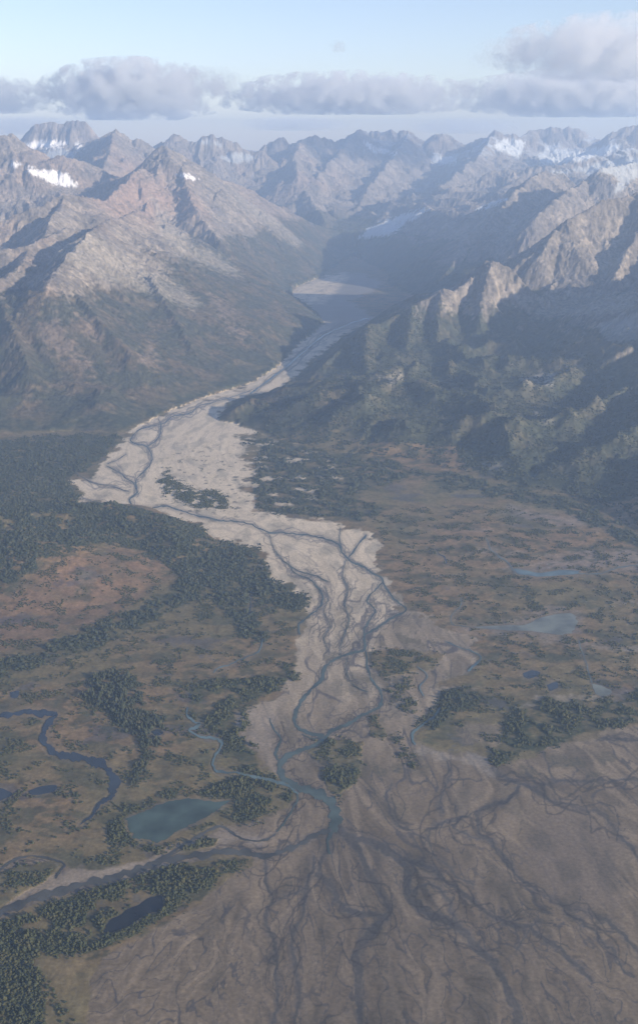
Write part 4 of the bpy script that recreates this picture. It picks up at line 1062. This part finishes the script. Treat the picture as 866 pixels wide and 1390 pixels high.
# single trees of the near wood: trunk and crown, a few shapes copied
def make_tree(seed):
    r = np.random.default_rng(seed)
    root = bpy.data.objects.new('tree', None); col.objects.link(root)
    nseg = 7; hs = [0, .25, .5, .78]; rs = [.035, .028, .02, .008]
    V = []; Q = []
    for h_, rr in zip(hs, rs):
        for k in range(nseg): V.append((rr * math.cos(2 * PI * k / nseg) + .01 * math.sin(9 * h_ + seed), rr * math.sin(2 * PI * k / nseg), h_))
    for l in range(3):
        for k in range(nseg): Q.append((l * nseg + k, l * nseg + (k + 1) % nseg, (l + 1) * nseg + (k + 1) % nseg, (l + 1) * nseg + k))
    mesh_obj('trunk', np.array(V), np.array(Q), M_bark, parent=root)
    VS = []; QS = []; off = 0
    for k in range(9):
        a = r.random() * 2 * PI; hh = .32 + .55 * r.random(); rad = .34 * (1 - (hh - .32) * .9) * r.random() ** .5
        size = .16 + .12 * r.random()
        v = clump(seed * 50 + k, IV2, IQ2, .30) * [size, size, size * .8] + [rad * math.cos(a), rad * math.sin(a), hh]
        VS.append(v); QS.append(IQ2 + off); off += len(v)
    mesh_obj('crown', np.vstack(VS), np.vstack(QS), M_leaf, parent=root)
    return root
protos = [make_tree(s) for s in range(5)]
X_, Y_, Zt, R_, Hh = cand[0]
LBT = 'dark green bushy tree in the wooded strip around the near-black pond'
for k in range(len(X_)):
    p = protos[k % 5]
    if k < 5: o = p
    else:
        o = p.copy(); col.objects.link(o)
        for ch in p.children:
            c = ch.copy(); col.objects.link(c); c.parent = o
    o.location = (float(X_[k]), float(Y_[k]), float(Zt[k]) - .1)
    s_ = float(Hh[k]) * 1.15; o.scale = (float(R_[k]) * 2.6, float(R_[k]) * 2.6, s_); o.rotation_euler = (0, 0, float(k * 2.4))
    tag(o, LBT, 'tree', 'trees of the wooded strip at lower left')

# ------------------------------------------------------------------ haze
HZ = 5.0e-5
me = bpy.data.meshes.new('haze')
x0, x1, y0, y1, z0, z1 = -34000, 34000, -7000, 34000, -120, 2150
me.from_pydata([(x0,y0,z0),(x1,y0,z0),(x1,y1,z0),(x0,y1,z0),(x0,y0,z1),(x1,y0,z1),(x1,y1,z1),(x0,y1,z1)], [], [(0,3,2,1),(4,5,6,7),(0,1,5,4),(1,2,6,5),(2,3,7,6),(3,0,4,7)])
m, t, N, L = nt('air_haze'); o_ = N.new('ShaderNodeOutputMaterial'); v_ = N.new('ShaderNodeVolumePrincipled')
v_.inputs['Color'].default_value = (.50, .69, 1.0, 1); v_.inputs['Density'].default_value = HZ; v_.inputs['Anisotropy'].default_value = .2
L.new(v_.outputs[0], o_.inputs['Volume']); me.materials.append(m)
hz = bpy.data.objects.new('haze', me); col.objects.link(hz); tag(hz, 'pale blue air haze over the valley', kind='stuff')

# ------------------------------------------------------------------ clouds
def cloud_mat(name, dens, scale, seed, thr, an=.42):
    m, t, N, L = nt(name)
    o = N.new('ShaderNodeOutputMaterial'); v = N.new('ShaderNodeVolumePrincipled')
    v.inputs['Color'].default_value = (.93, .96, 1.0, 1); v.inputs['Anisotropy'].default_value = an
    tc = N.new('ShaderNodeTexCoord')
    g = N.new('ShaderNodeNewGeometry')
    # falloff towards the hull of the cloud, broken up by noise
    ln = N.new('ShaderNodeVectorMath'); ln.operation = 'LENGTH'; L.new(tc.outputs['Object'], ln.inputs[0])
    ns = N.new('ShaderNodeTexNoise'); ns.inputs['Scale'].default_value = scale; ns.inputs['Detail'].default_value = 6; ns.inputs['Roughness'].default_value = .6; ns.noise_dimensions = '4D'; ns.inputs['W'].default_value = seed
    L.new(g.outputs['Position'], ns.inputs['Vector'])
    a = N.new('ShaderNodeMath'); a.operation = 'MULTIPLY_ADD'; a.inputs[1].default_value = 4.6; a.inputs[2].default_value = -2.3 - thr
    L.new(ns.outputs['Fac'], a.inputs[0])
    b = N.new('ShaderNodeMath'); b.operation = 'MULTIPLY_ADD'; b.inputs[1].default_value = -1.0; b.inputs[2].default_value = 1.0
    L.new(ln.outputs['Value'], b.inputs[0])
    s = N.new('ShaderNodeMath'); s.operation = 'ADD'; L.new(a.outputs[0], s.inputs[0]); L.new(b.outputs[0], s.inputs[1])
    r = N.new('ShaderNodeMapRange'); r.inputs[1].default_value = .0; r.inputs[2].default_value = .22; r.inputs[3].default_value = 0; r.inputs[4].default_value = dens
    L.new(s.outputs[0], r.inputs[0]); L.new(r.outputs[0], v.inputs['Density']); L.new(v.outputs[0], o.inputs['Volume'])
    return m
CLOUDS = [  # px0, px1, py top, py base, Y km, depth km, density, thr, label
 (55, 300, 80, 172, 44, 4, 2.6e-3, .10, 'large dark blue-grey cloud above the pointed peak, left'),
 (300, 640, 98, 162, 46, 3.4, 2.6e-3, .10, 'long grey cloud with bright white rim above the middle of range'),
 (-120, 80, 104, 160, 47, 4, 1.2e-3, .16, 'grey cloud entering at the left edge of the sky'),
 (620, 980, 94, 166, 48, 5, 1.8e-3, .05, 'grey-violet cloud bank at the right edge of the sky'),
 (680, 990, 20, 118, 20, 3, 2.2e-3, .12, 'pale pinkish puffy cloud high at the upper right'),
 (205, 335, 90, 135, 50, 3, 3e-4, .05, 'thin light cloud between the two big dark clouds'),
 (448, 470, 54, 74, 42, .8, 8e-4, .1, 'tiny lone cloud wisp high over the middle'),
 (640, 730, 52, 100, 49, 2, 3e-4, .08, 'faint wispy cloud left of the pale puffy one'),
 (330, 470, 158, 180, 56, 3, 5e-4, .0, 'low pale wisp of cloud just above the middle skyline'),
 (-40, 120, 158, 186, 56, 3, 5e-4, .0, 'low pale wisp of cloud just above the far left peaks'),
 (560, 700, 160, 184, 56, 3, 5e-4, .0, 'low pale wisp of cloud above the notch in the skyline'),
]
for k, (p0, p1, ya, yb, Yk, dk, dn, thr, lb) in enumerate(CLOUDS):
    x0, _, zt = at(p0, ya, Yk); x1, _, zb = at(p1, yb, Yk)
    cx_ = (x0 + x1) / 2; cz = (zt + zb) / 2
    v = IV2.copy(); rr = np.random.default_rng(k)
    me = bpy.data.meshes.new('cloud')
    vv = v * 1.15
    vv[:, 2] = np.where(vv[:, 2] < 0, np.maximum(vv[:, 2], -.8), vv[:, 2])
    me.from_pydata([tuple(q) for q in vv], [], [tuple(int(i) for i in q) for q in IQ2])
    sc_ = 4.4 / (abs(zt - zb) * 1.25)
    mt_ = cloud_mat('cloud_vapour', dn, sc_, k * 3.1, thr, .1 if k > 7 else .45); me.materials.append(mt_)
    mt_.cycles.volume_step_rate = 1.0
    o = bpy.data.objects.new('cloud', me); col.objects.link(o)
    o.location = (cx_, Yk * 1000, cz); o.scale = ((x1 - x0) / 2, dk * 500, abs(zt - zb) / 2)
    tag(o, lb, 'cloud')

# ------------------------------------------------------------------ light
EL = math.radians(16.5); AZ = math.atan2(.84, -.54)      # compass-like: angle from +Y towards +X
sd = np.array([math.sin(AZ) * math.cos(EL), math.cos(AZ) * math.cos(EL), math.sin(EL)])
w = bpy.data.worlds.new('World'); scene.world = w; w.use_nodes = True
N = w.node_tree.nodes; L = w.node_tree.links
bg = N['Background']; sk = N.new('ShaderNodeTexSky'); sk.sky_type = 'NISHITA'; sk.sun_disc = False
sk.sun_elevation = EL; sk.sun_rotation = AZ; sk.altitude = 1500; sk.air_density = 1.0; sk.dust_density = 1.0; sk.ozone_density = 1.5
tn = N.new('ShaderNodeVectorMath'); tn.operation = 'MULTIPLY'; tn.inputs[1].default_value = (1.12, .99, 1.05)
L.new(sk.outputs[0], tn.inputs[0]); L.new(tn.outputs[0], bg.inputs[0]); bg.inputs[1].default_value = .09
from mathutils import Vector
sun = bpy.data.lights.new('sun', 'SUN'); sun.energy = 5.0; sun.angle = math.radians(.5); sun.color = (1.0, .84, .62)
so = bpy.data.objects.new('sun', sun); col.objects.link(so)
so.rotation_euler = Vector(tuple(-sd)).to_track_quat('-Z', 'Y').to_euler(); so.location = (0, 0, 6000)

cam = bpy.data.cameras.new('camera'); co = bpy.data.objects.new('camera', cam); col.objects.link(co)
cam.sensor_fit = 'VERTICAL'; cam.sensor_height = 36; cam.lens = F / 1390.0 * 36
cam.clip_start = 1; cam.clip_end = 200000
co.location = (0, 0, H); co.rotation_euler = (PI / 2 - TH, 0, 0)
scene.camera = co
vs = scene.view_settings; vs.view_transform = 'Standard'; vs.look = 'None'; vs.exposure = 1.0; vs.gamma = 1; vs.use_curve_mapping = False
cy = scene.cycles; cy.volume_bounces = 5; cy.max_bounces = 9; cy.diffuse_bounces = 2; cy.volume_max_steps = 64; cy.use_denoising = True
cy.volume_step_rate = 1.0
